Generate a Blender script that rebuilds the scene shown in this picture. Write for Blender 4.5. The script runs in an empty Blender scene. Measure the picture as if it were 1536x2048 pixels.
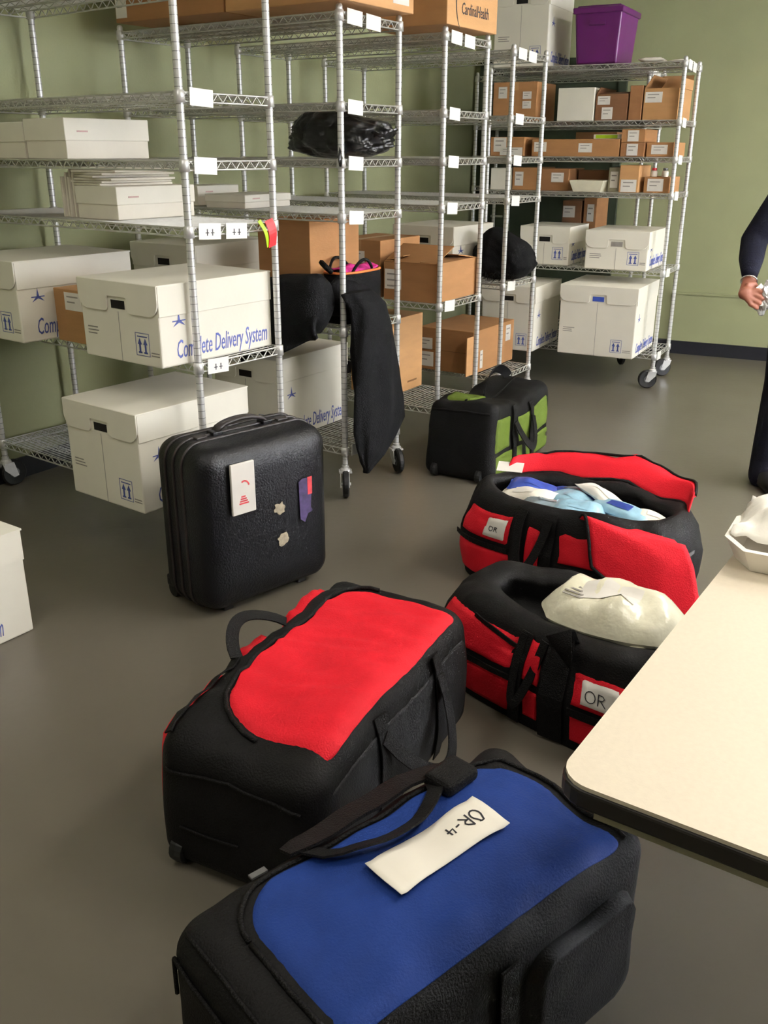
import bpy, bmesh, math, random
from mathutils import Vector, Matrix, noise
random.seed(7)
S = bpy.context.scene
COL = S.collection
R = math.radians

# ------------------------------------------------------------------ camera, world, exposure
cam = bpy.data.cameras.new('camera'); CAM = bpy.data.objects.new('camera', cam); COL.objects.link(CAM)
cam.sensor_fit = 'VERTICAL'; cam.sensor_height = 36.0; cam.lens = 36.0 * 1860.4 / 2048.0
CAM.location = (0, 0, 1.5)
CAM.rotation_euler = (math.pi / 2 - 0.3703, 0, 0)
CAM.rotation_euler.rotate_axis('Z', 0.0021)
cam.clip_start = 0.05
S.camera = CAM
w = bpy.data.worlds.new('world'); S.world = w; w.use_nodes = True
w.node_tree.nodes['Background'].inputs[0].default_value = (0.8, 0.85, 0.9, 1)
w.node_tree.nodes['Background'].inputs[1].default_value = 0.02
S.view_settings.view_transform = 'Standard'; S.view_settings.look = 'None'
S.view_settings.gamma = 1.0; S.view_settings.use_curve_mapping = False
S.view_settings.exposure = 0.2

# ceiling fixtures: (x, y, watts); each is a lamp the room has, with its own light
LAMPS = [(3.0, 4.3, 38), (2.05, 2.3, 36), (1.1, 0.3, 17), (4.6, 2.6, 24), (3.6, 0.6, 16), (-1.2, 1.6, 7), (-2.2, -0.4, 6)]
LAMP_COLOR = (1.0, 0.94, 0.84)
# daylight through the two windows of the right wall (watts each)
DAY_W, DAY_COLOR = 235, (0.93, 0.95, 1.0)
CEIL = 2.95

# ------------------------------------------------------------------ materials
def lin(c):
    c = c / 255.0
    return c / 12.92 if c <= 0.04045 else ((c + 0.055) / 1.055) ** 2.4
def rgb(r, g, b): return (lin(r), lin(g), lin(b), 1)
def mat(name, col, rough=0.6, metal=0.0, var=0.0, vscale=6.0, bump=0.0, bscale=60.0, spec=0.5, alpha=1.0, trans=0.0, rvar=0.0, emit=0.0, stretch=None, detail=4.0, col2=None):
    m = bpy.data.materials.new(name); m.use_nodes = True
    nt = m.node_tree; b = nt.nodes['Principled BSDF']; N = nt.nodes.new; K = nt.links.new
    b.inputs['Base Color'].default_value = col
    b.inputs['Roughness'].default_value = rough; b.inputs['Metallic'].default_value = metal
    b.inputs['Specular IOR Level'].default_value = spec
    if alpha < 1: b.inputs['Alpha'].default_value = alpha
    if trans: b.inputs['Transmission Weight'].default_value = trans
    if emit:
        b.inputs['Emission Color'].default_value = col; b.inputs['Emission Strength'].default_value = emit
    tc = N('ShaderNodeTexCoord'); mp = N('ShaderNodeMapping'); K(tc.outputs['Object'], mp.inputs[0])
    if stretch: mp.inputs['Scale'].default_value = stretch
    if var or rvar:
        n = N('ShaderNodeTexNoise'); n.inputs['Scale'].default_value = vscale; n.inputs['Detail'].default_value = detail
        K(mp.outputs[0], n.inputs['Vector'])
        if var:
            cr = N('ShaderNodeValToRGB'); c = col
            lo = tuple(max(0, v * (1 - var)) for v in c[:3]) + (1,); hi = (col2 if col2 else tuple(min(1, v * (1 + var)) for v in c[:3]) + (1,))
            cr.color_ramp.elements[0].position = 0.3; cr.color_ramp.elements[1].position = 0.7
            cr.color_ramp.elements[0].color = lo; cr.color_ramp.elements[1].color = hi
            K(n.outputs['Fac'], cr.inputs[0]); K(cr.outputs[0], b.inputs['Base Color'])
        if rvar:
            mr = N('ShaderNodeMapRange'); mr.inputs['To Min'].default_value = rough - rvar; mr.inputs['To Max'].default_value = rough + rvar
            mr.inputs['From Min'].default_value = .3; mr.inputs['From Max'].default_value = .7
            K(n.outputs['Fac'], mr.inputs['Value']); K(mr.outputs[0], b.inputs['Roughness'])
    if bump:
        n2 = N('ShaderNodeTexNoise'); n2.inputs['Scale'].default_value = bscale; n2.inputs['Detail'].default_value = 3
        bp = N('ShaderNodeBump'); bp.inputs['Strength'].default_value = bump; bp.inputs['Distance'].default_value = 0.01
        K(mp.outputs[0], n2.inputs['Vector']); K(n2.outputs['Fac'], bp.inputs['Height']); K(bp.outputs[0], b.inputs['Normal'])
    return m
M = {}
M['wall'] = mat('wall_paint', rgb(146, 149, 112), .7, var=.06, vscale=2.5, bump=.06, bscale=90)
M['ceil'] = mat('ceiling_tile', rgb(225, 222, 210), .9, bump=.2, bscale=150)
M['floor'] = mat('floor_paint', rgb(100, 95, 84), .33, var=.05, vscale=1.3, rvar=.05, bump=.04, bscale=30, spec=.4, detail=5)
M['base'] = mat('baseboard_vinyl', rgb(22, 22, 30), .5, var=.2, vscale=8)
M['dark_panel'] = mat('dark_panel_paint', rgb(44, 52, 36), .6, var=.1, vscale=3)
M['chrome'] = mat('chrome_wire', rgb(205, 205, 202), .32, metal=.6, var=.08, vscale=40)
M['post'] = mat('chrome_post', rgb(222, 222, 222), .36, metal=.45, var=.06, vscale=60)
M['groove'] = mat('post_groove', rgb(140, 142, 144), .45, metal=.5, var=.1, vscale=60)
M['rubber'] = mat('caster_rubber', rgb(18, 18, 19), .55, var=.2, vscale=30)
M['card'] = mat('tag_card', rgb(250, 250, 248), .5, var=.02, vscale=20)
M['ink'] = mat('pen_ink', rgb(40, 40, 48), .6, var=.1, vscale=50)
M['white_box'] = mat('white_board', rgb(240, 236, 224), .62, var=.03, vscale=5, bump=.05, bscale=25)
M['blue_ink'] = mat('blue_print', rgb(82, 94, 165), .6, var=.15, vscale=60)
M['grey_ink'] = mat('grey_print', rgb(150, 145, 140), .6, var=.1, vscale=60)
M['hole'] = mat('hole_shade', rgb(24, 20, 18), .9, var=.1, vscale=20)  # shade inside the hand holes, put into a flat colour
for i, c in enumerate([(172, 128, 82), (160, 114, 70), (188, 142, 94), (142, 98, 60), (116, 78, 48)]):
    M['kraft%d' % i] = mat('cardboard_%d' % i, rgb(*c), .8, var=.08, vscale=6, bump=.08, bscale=40, stretch=(1, 1, 4))
M['kraft_in'] = mat('cardboard_inside', rgb(120, 84, 50), .9, var=.1, vscale=8)
M['tape'] = mat('packing_tape', rgb(178, 136, 88), .3, var=.05, vscale=10)
M['label'] = mat('paper_label', rgb(232, 228, 222), .6, var=.04, vscale=14)
M['purple'] = mat('purple_plastic', rgb(92, 24, 92), .4, var=.08, vscale=8, bump=.04, bscale=50)
M['paper'] = mat('white_paper', rgb(238, 232, 220), .7, var=.03, vscale=10, bump=.06, bscale=20)
M['black_fab'] = mat('black_nylon', rgb(17, 16, 17), .62, var=.25, vscale=14, bump=.25, bscale=220, spec=.2)
M['grey_fab'] = mat('charcoal_nylon', rgb(33, 33, 35), .6, var=.15, vscale=14, bump=.25, bscale=220, spec=.2)
M['web'] = mat('black_webbing', rgb(15, 14, 15), .55, var=.2, vscale=60, bump=.5, bscale=300, spec=.2)
M['red_fab'] = mat('red_nylon', rgb(214, 22, 40), .66, var=.06, vscale=12, bump=.25, bscale=220, spec=.25)
M['darkred'] = mat('red_lining', rgb(140, 14, 28), .7, var=.15, vscale=12, bump=.25, bscale=220, spec=.25)
M['blue_fab'] = mat('blue_nylon', rgb(22, 53, 124), .66, var=.1, vscale=10, bump=.25, bscale=220, spec=.25)
M['green_fab'] = mat('green_nylon', rgb(90, 108, 38), .66, var=.1, vscale=14, bump=.25, bscale=220, spec=.25)
M['zip'] = mat('zip_metal', rgb(120, 120, 122), .4, metal=.6, var=.1, vscale=60)
M['case'] = mat('case_shell', rgb(13, 13, 18), .42, var=.2, vscale=20, bump=.25, bscale=160, spec=.35)
M['case_trim'] = mat('case_trim', rgb(40, 34, 34), .5, var=.2, vscale=20)
M['lining'] = mat('dark_lining', rgb(20, 16, 18), .9, var=.2, vscale=12)
M['bin'] = mat('black_poly', rgb(17, 17, 19), .28, var=.3, vscale=18, bump=.5, bscale=18, spec=.5)
M['coat'] = mat('black_wool', rgb(15, 15, 17), .85, var=.2, vscale=30, bump=.3, bscale=180, spec=.2)
M['pink'] = mat('pink_cloth', rgb(200, 40, 130), .8, var=.3, vscale=40)
M['orange'] = mat('orange_trim', rgb(205, 110, 50), .6, var=.1, vscale=40)
M['tagred'] = mat('red_tag', rgb(228, 50, 56), .5, var=.05, vscale=40)
M['taggreen'] = mat('lime_tag', rgb(170, 205, 30), .5, var=.05, vscale=40)
M['laminate'] = mat('table_laminate', rgb(214, 203, 184), .45, var=.025, vscale=120, bump=.03, bscale=300, spec=.4)
M['edge'] = mat('table_edge', rgb(26, 22, 20), .45, var=.1, vscale=20)
M['apron'] = mat('table_apron', rgb(150, 144, 122), .5, var=.05, vscale=10)
M['foam'] = mat('white_foam', rgb(246, 242, 234), .75, var=.02, vscale=20, bump=.1, bscale=60)
M['poly'] = mat('cream_plastic', rgb(240, 236, 214), .25, var=.06, vscale=16, bump=.4, bscale=22, spec=.6)
M['ltblue'] = mat('pale_blue_wrap', rgb(150, 190, 212), .3, var=.15, vscale=20, bump=.3, bscale=25)
M['midblue'] = mat('blue_wrap', rgb(52, 74, 160), .4, var=.2, vscale=18, bump=.3, bscale=25)
M['greywrap'] = mat('grey_wrap', rgb(120, 134, 142), .25, var=.2, vscale=18, bump=.3, bscale=25)
M['skin'] = mat('skin', rgb(150, 92, 72), .5, var=.08, vscale=30, bump=.06, bscale=120)
M['navy'] = mat('navy_knit', rgb(20, 21, 36), .85, var=.2, vscale=30, bump=.3, bscale=160, spec=.2)
M['trouser'] = mat('navy_trouser', rgb(17, 17, 30), .8, var=.2, vscale=30, bump=.2, bscale=160, spec=.2)
M['shoe'] = mat('black_shoe', rgb(16, 15, 17), .4, var=.2, vscale=30)
M['hair'] = mat('dark_hair', rgb(30, 24, 22), .7, var=.3, vscale=60, bump=.6, bscale=90)
M['foil'] = mat('crinkled_film', rgb(205, 205, 205), .2, metal=.35, var=.25, vscale=60, bump=.6, bscale=60)
M['silver'] = mat('silver', rgb(220, 220, 222), .2, metal=1.0, var=.05, vscale=40)
M['glass'] = mat('window_glass', (1, 1, 1, 1), .02, trans=1.0)
M['glass'].node_tree.nodes['Principled BSDF'].inputs['IOR'].default_value = 1.02
M['lamp_frame'] = mat('lamp_frame', rgb(220, 220, 215), .5, var=.02, vscale=10)
M['diffuser'] = mat('lamp_diffuser', (1, .95, .85, 1), .5, emit=4.0)
M['sticker'] = mat('purple_sticker', rgb(70, 56, 96), .5, var=.5, vscale=40)
M['peel'] = mat('peeled_sticker', rgb(170, 158, 136), .8, var=.3, vscale=60)
M['pinkprint'] = mat('pink_print', rgb(205, 170, 165), .6, var=.1, vscale=40)
M['redprint'] = mat('red_print', rgb(200, 60, 66), .6, var=.2, vscale=40)

# ------------------------------------------------------------------ mesh builder
class MB:
    def __init__(s): s.v = []; s.f = []; s.mi = []; s.m = 0
    def add(s, vs, fs):
        o = len(s.v); s.v += [tuple(v) for v in vs]
        for f in fs: s.f.append([i + o for i in f]); s.mi.append(s.m)
        return s
    def box(s, a, b, T=None):
        x0, y0, z0 = a; x1, y1, z1 = b
        vs = [Vector(p) for p in ((x0, y0, z0), (x1, y0, z0), (x1, y1, z0), (x0, y1, z0), (x0, y0, z1), (x1, y0, z1), (x1, y1, z1), (x0, y1, z1))]
        if T: vs = [T @ v for v in vs]
        return s.add(vs, [(0, 3, 2, 1), (4, 5, 6, 7), (0, 1, 5, 4), (1, 2, 6, 5), (2, 3, 7, 6), (3, 0, 4, 7)])
    def tube(s, p, r, n=6, closed=False, caps=True):
        p = [Vector(q) for q in p]; k = len(p); rr = r if isinstance(r, (list, tuple)) else [r] * k
        vs = []; fs = []; up = None
        for i in range(k):
            a = p[(i - 1) % k] if (i > 0 or closed) else p[i]; b = p[(i + 1) % k] if (i < k - 1 or closed) else p[i]
            t = (b - a).normalized()
            if up is None: up = Vector((0, 0, 1)) if abs(t.z) < .9 else Vector((1, 0, 0))
            sd = t.cross(up)
            if sd.length < 1e-6: sd = t.cross(Vector((1, .3, 0)))
            sd.normalize(); up2 = sd.cross(t).normalized(); up = up2
            for j in range(n):
                an = 2 * math.pi * (j + .5) / n
                vs.append(p[i] + (sd * math.cos(an) + up2 * math.sin(an)) * rr[i])
        for i in range(k if closed else k - 1):
            for j in range(n):
                a = i * n + j; b = i * n + (j + 1) % n; c = ((i + 1) % k) * n + (j + 1) % n; d = ((i + 1) % k) * n + j
                fs.append((a, b, c, d))
        if caps and not closed:
            fs.append(tuple(range(n - 1, -1, -1))); fs.append(tuple((k - 1) * n + j for j in range(n)))
        return s.add(vs, fs)
    def lathe(s, prof, n=16, c=(0, 0, 0), T=None):
        vs = []; fs = []; k = len(prof); c = Vector(c)
        for r, z in prof:
            for j in range(n):
                a = 2 * math.pi * j / n; v = Vector((r * math.cos(a), r * math.sin(a), z))
                vs.append((T @ v) if T else v + c)
        for i in range(k - 1):
            for j in range(n): fs.append((i * n + j, i * n + (j + 1) % n, (i + 1) * n + (j + 1) % n, (i + 1) * n + j))
        fs.append(tuple(range(n - 1, -1, -1))); fs.append(tuple((k - 1) * n + j for j in range(n)))
        return s.add(vs, fs)
    def prism(s, poly, t, T):
        """poly in local XY, extruded 0..t on local Z, placed with matrix T"""
        n = len(poly)
        vs = [T @ Vector((x, y, 0)) for x, y in poly] + [T @ Vector((x, y, t)) for x, y in poly]
        fs = [tuple(range(n - 1, -1, -1)), tuple(range(n, 2 * n))] + [(i, (i + 1) % n, n + (i + 1) % n, n + i) for i in range(n)]
        return s.add(vs, fs)
    def grid(s, fn, nu, nv, closeu=False):
        vs = [fn(i / (nu if closeu else nu - 1), j / (nv - 1)) for j in range(nv) for i in range(nu)]
        fs = []
        for j in range(nv - 1):
            for i in range(nu if closeu else nu - 1):
                i2 = (i + 1) % nu
                fs.append((j * nu + i, j * nu + i2, (j + 1) * nu + i2, (j + 1) * nu + i))
        return s.add(vs, fs)
    def ribbon(s, pts, nor, wd, th=.003):
        """flat band along pts, nor = normals (list or one), wd width"""
        p = [Vector(q) for q in pts]; k = len(p); vs = []; fs = []
        for i in range(k):
            t = (p[min(i + 1, k - 1)] - p[max(i - 1, 0)]).normalized()
            nn = Vector(nor[i] if isinstance(nor, list) else nor)
            sd = t.cross(nn)
            if sd.length < 1e-5: sd = Vector((0, 1, 0))
            sd.normalize(); nn = sd.cross(t).normalized()
            ww = wd[i] if isinstance(wd, list) else wd
            vs += [p[i] - sd * ww / 2, p[i] + sd * ww / 2, p[i] + sd * ww / 2 + nn * th, p[i] - sd * ww / 2 + nn * th]
        for i in range(k - 1):
            for j in range(4): fs.append((i * 4 + j, i * 4 + (j + 1) % 4, (i + 1) * 4 + (j + 1) % 4, (i + 1) * 4 + j))
        fs.append((3, 2, 1, 0)); fs.append(tuple((k - 1) * 4 + j for j in range(4)))
        return s.add(vs, fs)
    def mesh(s, name, mats, smooth=False, fix=True, weld=False):
        me = bpy.data.meshes.new(name); me.from_pydata(s.v, [], s.f)
        for m in (mats if isinstance(mats, (list, tuple)) else [mats]): me.materials.append(M[m] if isinstance(m, str) else m)
        me.polygons.foreach_set('material_index', s.mi)
        if fix or weld:
            bm = bmesh.new(); bm.from_mesh(me)
            if weld: bmesh.ops.remove_doubles(bm, verts=bm.verts, dist=1e-5)
            bmesh.ops.recalc_face_normals(bm, faces=bm.faces); bm.to_mesh(me); bm.free()
        if smooth: me.polygons.foreach_set('use_smooth', [True] * len(me.polygons))
        me.update(); return me
    def build(s, name, mats, parent=None, smooth=False, weld=False):
        return link(name, s.mesh(name, mats, smooth, True, weld), parent)
def link(name, me, parent=None):
    o = bpy.data.objects.new(name, me); COL.objects.link(o); o.parent = parent; return o
def sharp(o, ang=35):
    """smooth shading with sharp edges above the angle"""
    me = o.data; bm = bmesh.new(); bm.from_mesh(me)
    for e in bm.edges: e.smooth = not (len(e.link_faces) == 2 and e.calc_face_angle(0) > R(ang))
    for f in bm.faces: f.smooth = True
    bm.to_mesh(me); bm.free(); return o
def bevel(o, wd=.004, seg=2):
    b = o.modifiers.new('bevel', 'BEVEL'); b.width = wd; b.segments = seg; b.limit_method = 'ANGLE'; return o
def thing(name, label, cat, loc=(0, 0, 0), rz=0, group=None):
    o = bpy.data.objects.new(name, None); COL.objects.link(o); o.empty_display_size = .1
    o.location = loc; o.rotation_euler = (0, 0, rz); return tag(o, label, cat, group)
def tag(o, label, cat, group=None):
    o['label'] = label; o['category'] = cat
    if group: o['group'] = group
    return o
def struct(o): o['kind'] = 'structure'; return o
def copy_tree(o, parent=None):
    c = o.copy(); COL.objects.link(c); c.parent = parent
    for ch in list(o.children): copy_tree(ch, c)
    return c
_txt = {}
def text_mesh(body, size, mt, shear=0.0, ext=.0006, sx=1.0):
    """lettering as a mesh in the local XY plane, centred"""
    key = (body, size, mt, shear, sx)
    if key in _txt: return _txt[key]
    cu = bpy.data.curves.new('lettering', 'FONT'); cu.body = body; cu.size = size; cu.shear = shear; cu.extrude = ext
    cu.align_x = 'CENTER'; cu.align_y = 'CENTER'; cu.resolution_u = 2
    o = bpy.data.objects.new('lettering', cu); COL.objects.link(o)
    bpy.context.view_layer.update()
    me = bpy.data.meshes.new_from_object(o.evaluated_get(bpy.context.evaluated_depsgraph_get()))
    bpy.data.objects.remove(o)
    for v in me.vertices: v.co.x *= sx
    me.materials.clear(); me.materials.append(M[mt]); _txt[key] = me; return me
def frame_T(origin, xdir, ydir):
    x = Vector(xdir).normalized(); y = Vector(ydir).normalized(); z = x.cross(y)
    m = Matrix((x, y, z)).transposed().to_4x4(); m.translation = Vector(origin); return m
def nz(p, sc, seed=0): return noise.noise(Vector((p[0] * sc + seed, p[1] * sc + seed * .7, p[2] * sc - seed)))

# ------------------------------------------------------------------ the room
CORNER = Vector((.722, 8.19)); BW = Vector((.9026, -.4305)); LW = Vector((-.545, -.839)); BN = Vector((.4305, .9026))
P0 = CORNER; P1 = CORNER + BW * 6.6; P2 = P1 - BN * 11.2; P3 = CORNER + LW * 11.4
def prism_xy(name, pts, z0, z1, mt):
    return MB().prism([(p[0], p[1]) for p in pts], z1 - z0, Matrix.Translation((0, 0, z0))).build(name, mt)
struct(prism_xy('floor', [P0 + Vector((.1, .3)), P1 + Vector((.3, .1)), P2 + Vector((.1, -.3)), P3 + Vector((-.3, -.1))], -.1, 0, 'floor'))
struct(prism_xy('ceiling', [P0 + Vector((.1, .3)), P1 + Vector((.3, .1)), P2 + Vector((.1, -.3)), P3 + Vector((-.3, -.1))], CEIL, CEIL + .1, 'ceil'))
def wall(name, a, b, mt, t=.12):
    d = (b - a).normalized(); n = Vector((d.y, -d.x))
    c = (P0 + P1 + P2 + P3) / 4
    if (c - a).dot(n) > 0: n = -n
    return struct(prism_xy(name, [a, b, b + n * t, a + n * t], 0, CEIL, mt))
wall('wall_back', P0, P1, 'wall'); wall('wall_front', P2, P3, 'wall'); wall('wall_left', P3, P0, 'wall')
def wall_piece(b, a0, a1, z0, z1, t0=0.0, t1=.12):
    p, q_ = P1 - BN * a0, P1 - BN * a1
    b.prism([(v.x, v.y) for v in (p + BW * t0, q_ + BW * t0, q_ + BW * t1, p + BW * t1)], z1 - z0, Matrix.Translation((0, 0, z0)))
WIN = [(1.0, 3.0), (3.7, 5.7)]; WZ0, WZ1 = .95, 2.45
b = MB()
for a0, a1, z0, z1 in ((0, 11.2, 0, WZ0), (0, 11.2, WZ1, CEIL), (0, 1.0, WZ0, WZ1), (3.0, 3.7, WZ0, WZ1), (5.7, 11.2, WZ0, WZ1)): wall_piece(b, a0, a1, z0, z1)
struct(b.build('wall_right', 'wall'))
for k, (a0, a1) in enumerate(WIN):
    wn = bpy.data.objects.new('window_%d' % (k + 1), None); COL.objects.link(wn); struct(wn)
    b = MB()
    for q0, q1, z0, z1 in ((a0, a0 + .05, WZ0, WZ1), (a1 - .05, a1, WZ0, WZ1), ((a0 + a1) / 2 - .025, (a0 + a1) / 2 + .025, WZ0, WZ1), (a0, a1, WZ0, WZ0 + .05), (a0, a1, WZ1 - .05, WZ1)): wall_piece(b, q0, q1, z0, z1, .03, .08)
    b.build('window_frame', 'lamp_frame', wn)
    b = MB(); wall_piece(b, a0 - .05, a1 + .05, WZ0 - .03, WZ0, -.1, .0); b.build('window_sill', 'lamp_frame', wn)
    for q0, q1 in ((a0 + .05, (a0 + a1) / 2 - .025), ((a0 + a1) / 2 + .025, a1 - .05)):
        b = MB(); wall_piece(b, q0, q1, WZ0 + .05, WZ1 - .05, .05, .056); b.build('pane', 'glass', wn)
    la = bpy.data.lights.new('daylight', 'AREA'); la.shape = 'RECTANGLE'; la.size = 1.9; la.size_y = 1.4; la.energy = DAY_W; la.color = DAY_COLOR
    lo = bpy.data.objects.new('daylight', la); COL.objects.link(lo); c_ = P1 - BN * ((a0 + a1) / 2) + BW * .3; lo.location = (c_.x, c_.y, (WZ0 + WZ1) / 2)
    lo.rotation_euler = Vector((-BW.x, -BW.y, -.12)).to_track_quat('-Z', 'Y').to_euler()
# lower wainscot step on the back wall with its ledge, and dark vinyl baseboards
q = CORNER + BW * 1.74
struct(prism_xy('trim_1', [q, P1 - BW * .0, P1 - BN * .035, q - BN * .035], .1, .462, 'wall'))
struct(prism_xy('trim_2', [q - BW * .01, P1, P1 - BN * .045, q - BW * .01 - BN * .045], .462, .478, 'wall'))
struct(prism_xy('baseboard_back', [P0 + BW * .01, P1 - BW * .01, P1 - BW * .01 - BN * .05, P0 + BW * .02 - BN * .05], 0, .1, 'base'))
LN = Vector((.839, -.545))
struct(prism_xy('baseboard_left', [P3 - LW * .2, P0 + LW * .06, P0 + LW * .06 + LN * .015, P3 - LW * .2 + LN * .015], 0, .1, 'base'))
# dark framed panel with a handle, in the corner of the back wall
d0 = CORNER + BW * .06; d1 = CORNER + BW * 1.22
dr = bpy.data.objects.new('dark_panel_1', None); COL.objects.link(dr); struct(dr)
f = MB()
for a, b, z0, z1 in ((d0, d0 + BW * .06, 0, 2.16), (d1 - BW * .06, d1, 0, 2.16), (d0, d1, 2.1, 2.16)):
    f.prism([(p.x, p.y) for p in (a, b, b - BN * .05, a - BN * .05)], z1 - z0, Matrix.Translation((0, 0, z0)))
f.build('panel_frame', 'dark_panel', dr)
a, b = d0 + BW * .06, d1 - BW * .06
MB().prism([(p.x, p.y) for p in (a, b, b - BN * .03, a - BN * .03)], 2.09, Matrix.Translation((0, 0, .01))).build('panel_leaf', 'dark_panel', dr)
k = a + BW * .08 - BN * .06
MB().tube([(k.x, k.y, 1.0), (k.x + .1 * BW.x, k.y + .1 * BW.y, 1.0)], .01, 8).build('panel_handle', 'chrome', dr)

# ceiling light fixtures
for i, (x, y, wt) in enumerate(LAMPS):
    t = thing('ceiling_light', ['recessed fluorescent ceiling panel above the back of the aisle', 'recessed fluorescent ceiling panel above the beige table', 'recessed fluorescent ceiling panel above the camera spot', 'recessed fluorescent ceiling panel by the right wall', 'recessed fluorescent ceiling panel in the near right corner', 'recessed fluorescent ceiling panel left of the suitcase', 'recessed fluorescent ceiling panel in the near left corner'][i], 'ceiling light', (x, y, CEIL), R(-25.5), 'fluorescent ceiling panels')
    f = MB()
    for a, b in (((-.31, -.61, -.02), (-.28, .61, 0)), ((.28, -.61, -.02), (.31, .61, 0)), ((-.28, -.61, -.02), (.28, -.58, 0)), ((-.28, .58, -.02), (.28, .61, 0))): f.box(a, b)
    f.build('lamp_frame', 'lamp_frame', t)
    MB().box((-.28, -.58, -.012), (.28, .58, -.002)).build('diffuser', 'diffuser', t)
    la = bpy.data.lights.new('lamp_light', 'AREA'); la.shape = 'RECTANGLE'; la.size = .56; la.size_y = 1.16; la.energy = wt; la.color = LAMP_COLOR
    lo = bpy.data.objects.new('lamp_light', la); COL.objects.link(lo); lo.parent = t; lo.location = (0, 0, -.03)

# ------------------------------------------------------------------ wire racks
DEPTH = .4255
ZS = dict(A=2.01, B=1.683, C=1.468, D=1.252, E=.775, G=.228)
RACKS = {1: (-.678, 3.355, 37.1, 1.40), 2: (-.179, 4.087, 34.1, 1.257), 3: (.278, 4.785, 32.9, 1.257), 4: (.692, 5.549, 32.8, 1.257), 5: (1.811, 6.203, 28.3, 1.257), 6: (1.787, 6.923, 28.3, 1.257)}
def W(r, x, y, z=0):
    X, Y, a, L = RACKS[r]; a = R(a)
    return Vector((X + x * math.cos(a) + y * math.sin(a), Y - x * math.sin(a) + y * math.cos(a), z))
def yaw(r): return -R(RACKS[r][2])
pb = MB(); prof = [(.0135, .135)]; gm = []
z = .15
while z < 2.02:
    prof += [(.0135, z), (.0135, z + .0022)]; z += .0254
prof += [(.0135, 2.026), (.0115, 2.032), (.006, 2.036)]
pb.lathe(prof, 12)
POST = pb.mesh('post', ['post', 'groove'], True)
for p in POST.polygons:
    zz_ = [POST.vertices[i].co.z for i in p.vertices]
    if len(p.vertices) == 4 and .001 < max(zz_) - min(zz_) < .003 and p.center.z < 2.02: p.material_index = 1
COLLAR = MB().lathe([(.0145, -.036), (.0195, -.036), (.018, .002), (.0145, .004)], 12).mesh('collar', 'post', True)
def shelf_mesh(L):
    b = MB(); D = DEPTH; e = .006
    def rod(p, q, r=.003): b.tube([p, q], r, 5, caps=False)
    x0, x1, y0, y1 = -L, 0, -e, D + e
    for y in (y0, y1):
        rod((x0, y, -.003), (x1, y, -.003), .0035); rod((x0, y, -.031), (x1, y, -.031), .0035)
        n = int(L / .05); st = L / n
        for i in range(n):
            rod((x0 + i * st, y, -.030), (x0 + (i + .5) * st, y, -.004), .0022); rod((x0 + (i + .5) * st, y, -.004), (x0 + (i + 1) * st, y, -.030), .0022)
    for x in (x0 - e, x1 + e):
        rod((x, 0, -.003), (x, D, -.003), .0035); rod((x, 0, -.031), (x, D, -.031), .0035)
        n = 9; st = D / n
        for i in range(n):
            rod((x, i * st, -.030), (x, (i + .5) * st, -.004), .0022); rod((x, (i + .5) * st, -.004), (x, (i + 1) * st, -.030), .0022)
    n = int(L / .0225)
    for i in range(1, n): 
        x = x0 + L * i / n; b.tube([(x, y0, -.0022), (x, y1, -.0022)], .0022, 4, caps=False)
    for y in (D * .25, D * .5, D * .75):
        rod((x0, y, -.0065), (x1, y, -.0065), .003)
        n = int(L / .07); st = L / n
        for i in range(n):
            b.tube([(x0 + i * st, y, -.024), (x0 + (i + .5) * st, y, -.008), (x0 + (i + 1) * st, y, -.024)], .002, 4, caps=False)
        rod((x0, y, -.025), (x1, y, -.025), .0025)
    return b.mesh('wire_shelf', 'chrome', True)
SHELF = {L: shelf_mesh(L) for L in (1.40, 1.257)}
cm = MB(); cm.box((-.052, -.0008, -.043), (.052, .0008, .012)); TAG = cm.mesh('shelf_tag', 'card')
cm = MB(); cm.box((-.052, -.0008, -.043), (.052, .0008, .012)); cm.m = 1
for k in (-.013, .012):
    cm.box((k - .002, -.0014, -.030), (k + .002, -.0008, -.008)); cm.box((k - .008, -.0014, -.022), (k + .008, -.0008, -.019))
TAGW = cm.mesh('shelf_tag', ['card', 'ink'])
fk = MB(); fk.lathe([(.011, .118), (.011, .145), (.017, .145), (.017, .135), (.024, .128), (.026, .118)], 14)
fk.box((-.022, -.03, .112), (.022, .03, .12))
for s in (-1, 1): fk.prism([(-.028, .118), (.028, .118), (.045, .05), (.02, .045), (-.02, .085)], .003, frame_T((0, s * .02 - .0015, 0), (1, 0, 0), (0, 0, 1)))
fk.tube([(.03, -.024, .0635), (.03, .024, .0635)], .007, 8)
FORK = fk.mesh('caster_fork', 'post', False)
wh = MB(); TW = frame_T((.03, 0, .0635), (1, 0, 0), (0, 0, 1))
wh.lathe([(.02, -.012), (.056, -.014), (.0625, -.008), (.0625, .008), (.056, .014), (.02, .012)], 24, T=TW); WHEEL = wh.mesh('caster_wheel', 'rubber', False)
hb = MB(); hb.lathe([(.008, -.0155), (.024, -.0145), (.024, .0145), (.008, .0155)], 16, T=TW); HUB = hb.mesh('wheel_hub', 'zip', False)
RACK_LABELS = {
 1: 'chrome wire shelving rack nearest the camera, behind the black suitcase',
 2: 'chrome wire shelving rack with a black coat hanging off its end',
 3: 'chrome wire shelving rack with an open brown carton at its end, third along the row',
 4: 'chrome wire shelving rack with a black puffy bag on it, just behind the green duffel',
 5: 'chrome wire shelving rack packed with labelled brown cartons, ending by the bare wall',
 6: 'chrome wire shelving rack half hidden behind the carton-filled rack at the back wall'}
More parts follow.
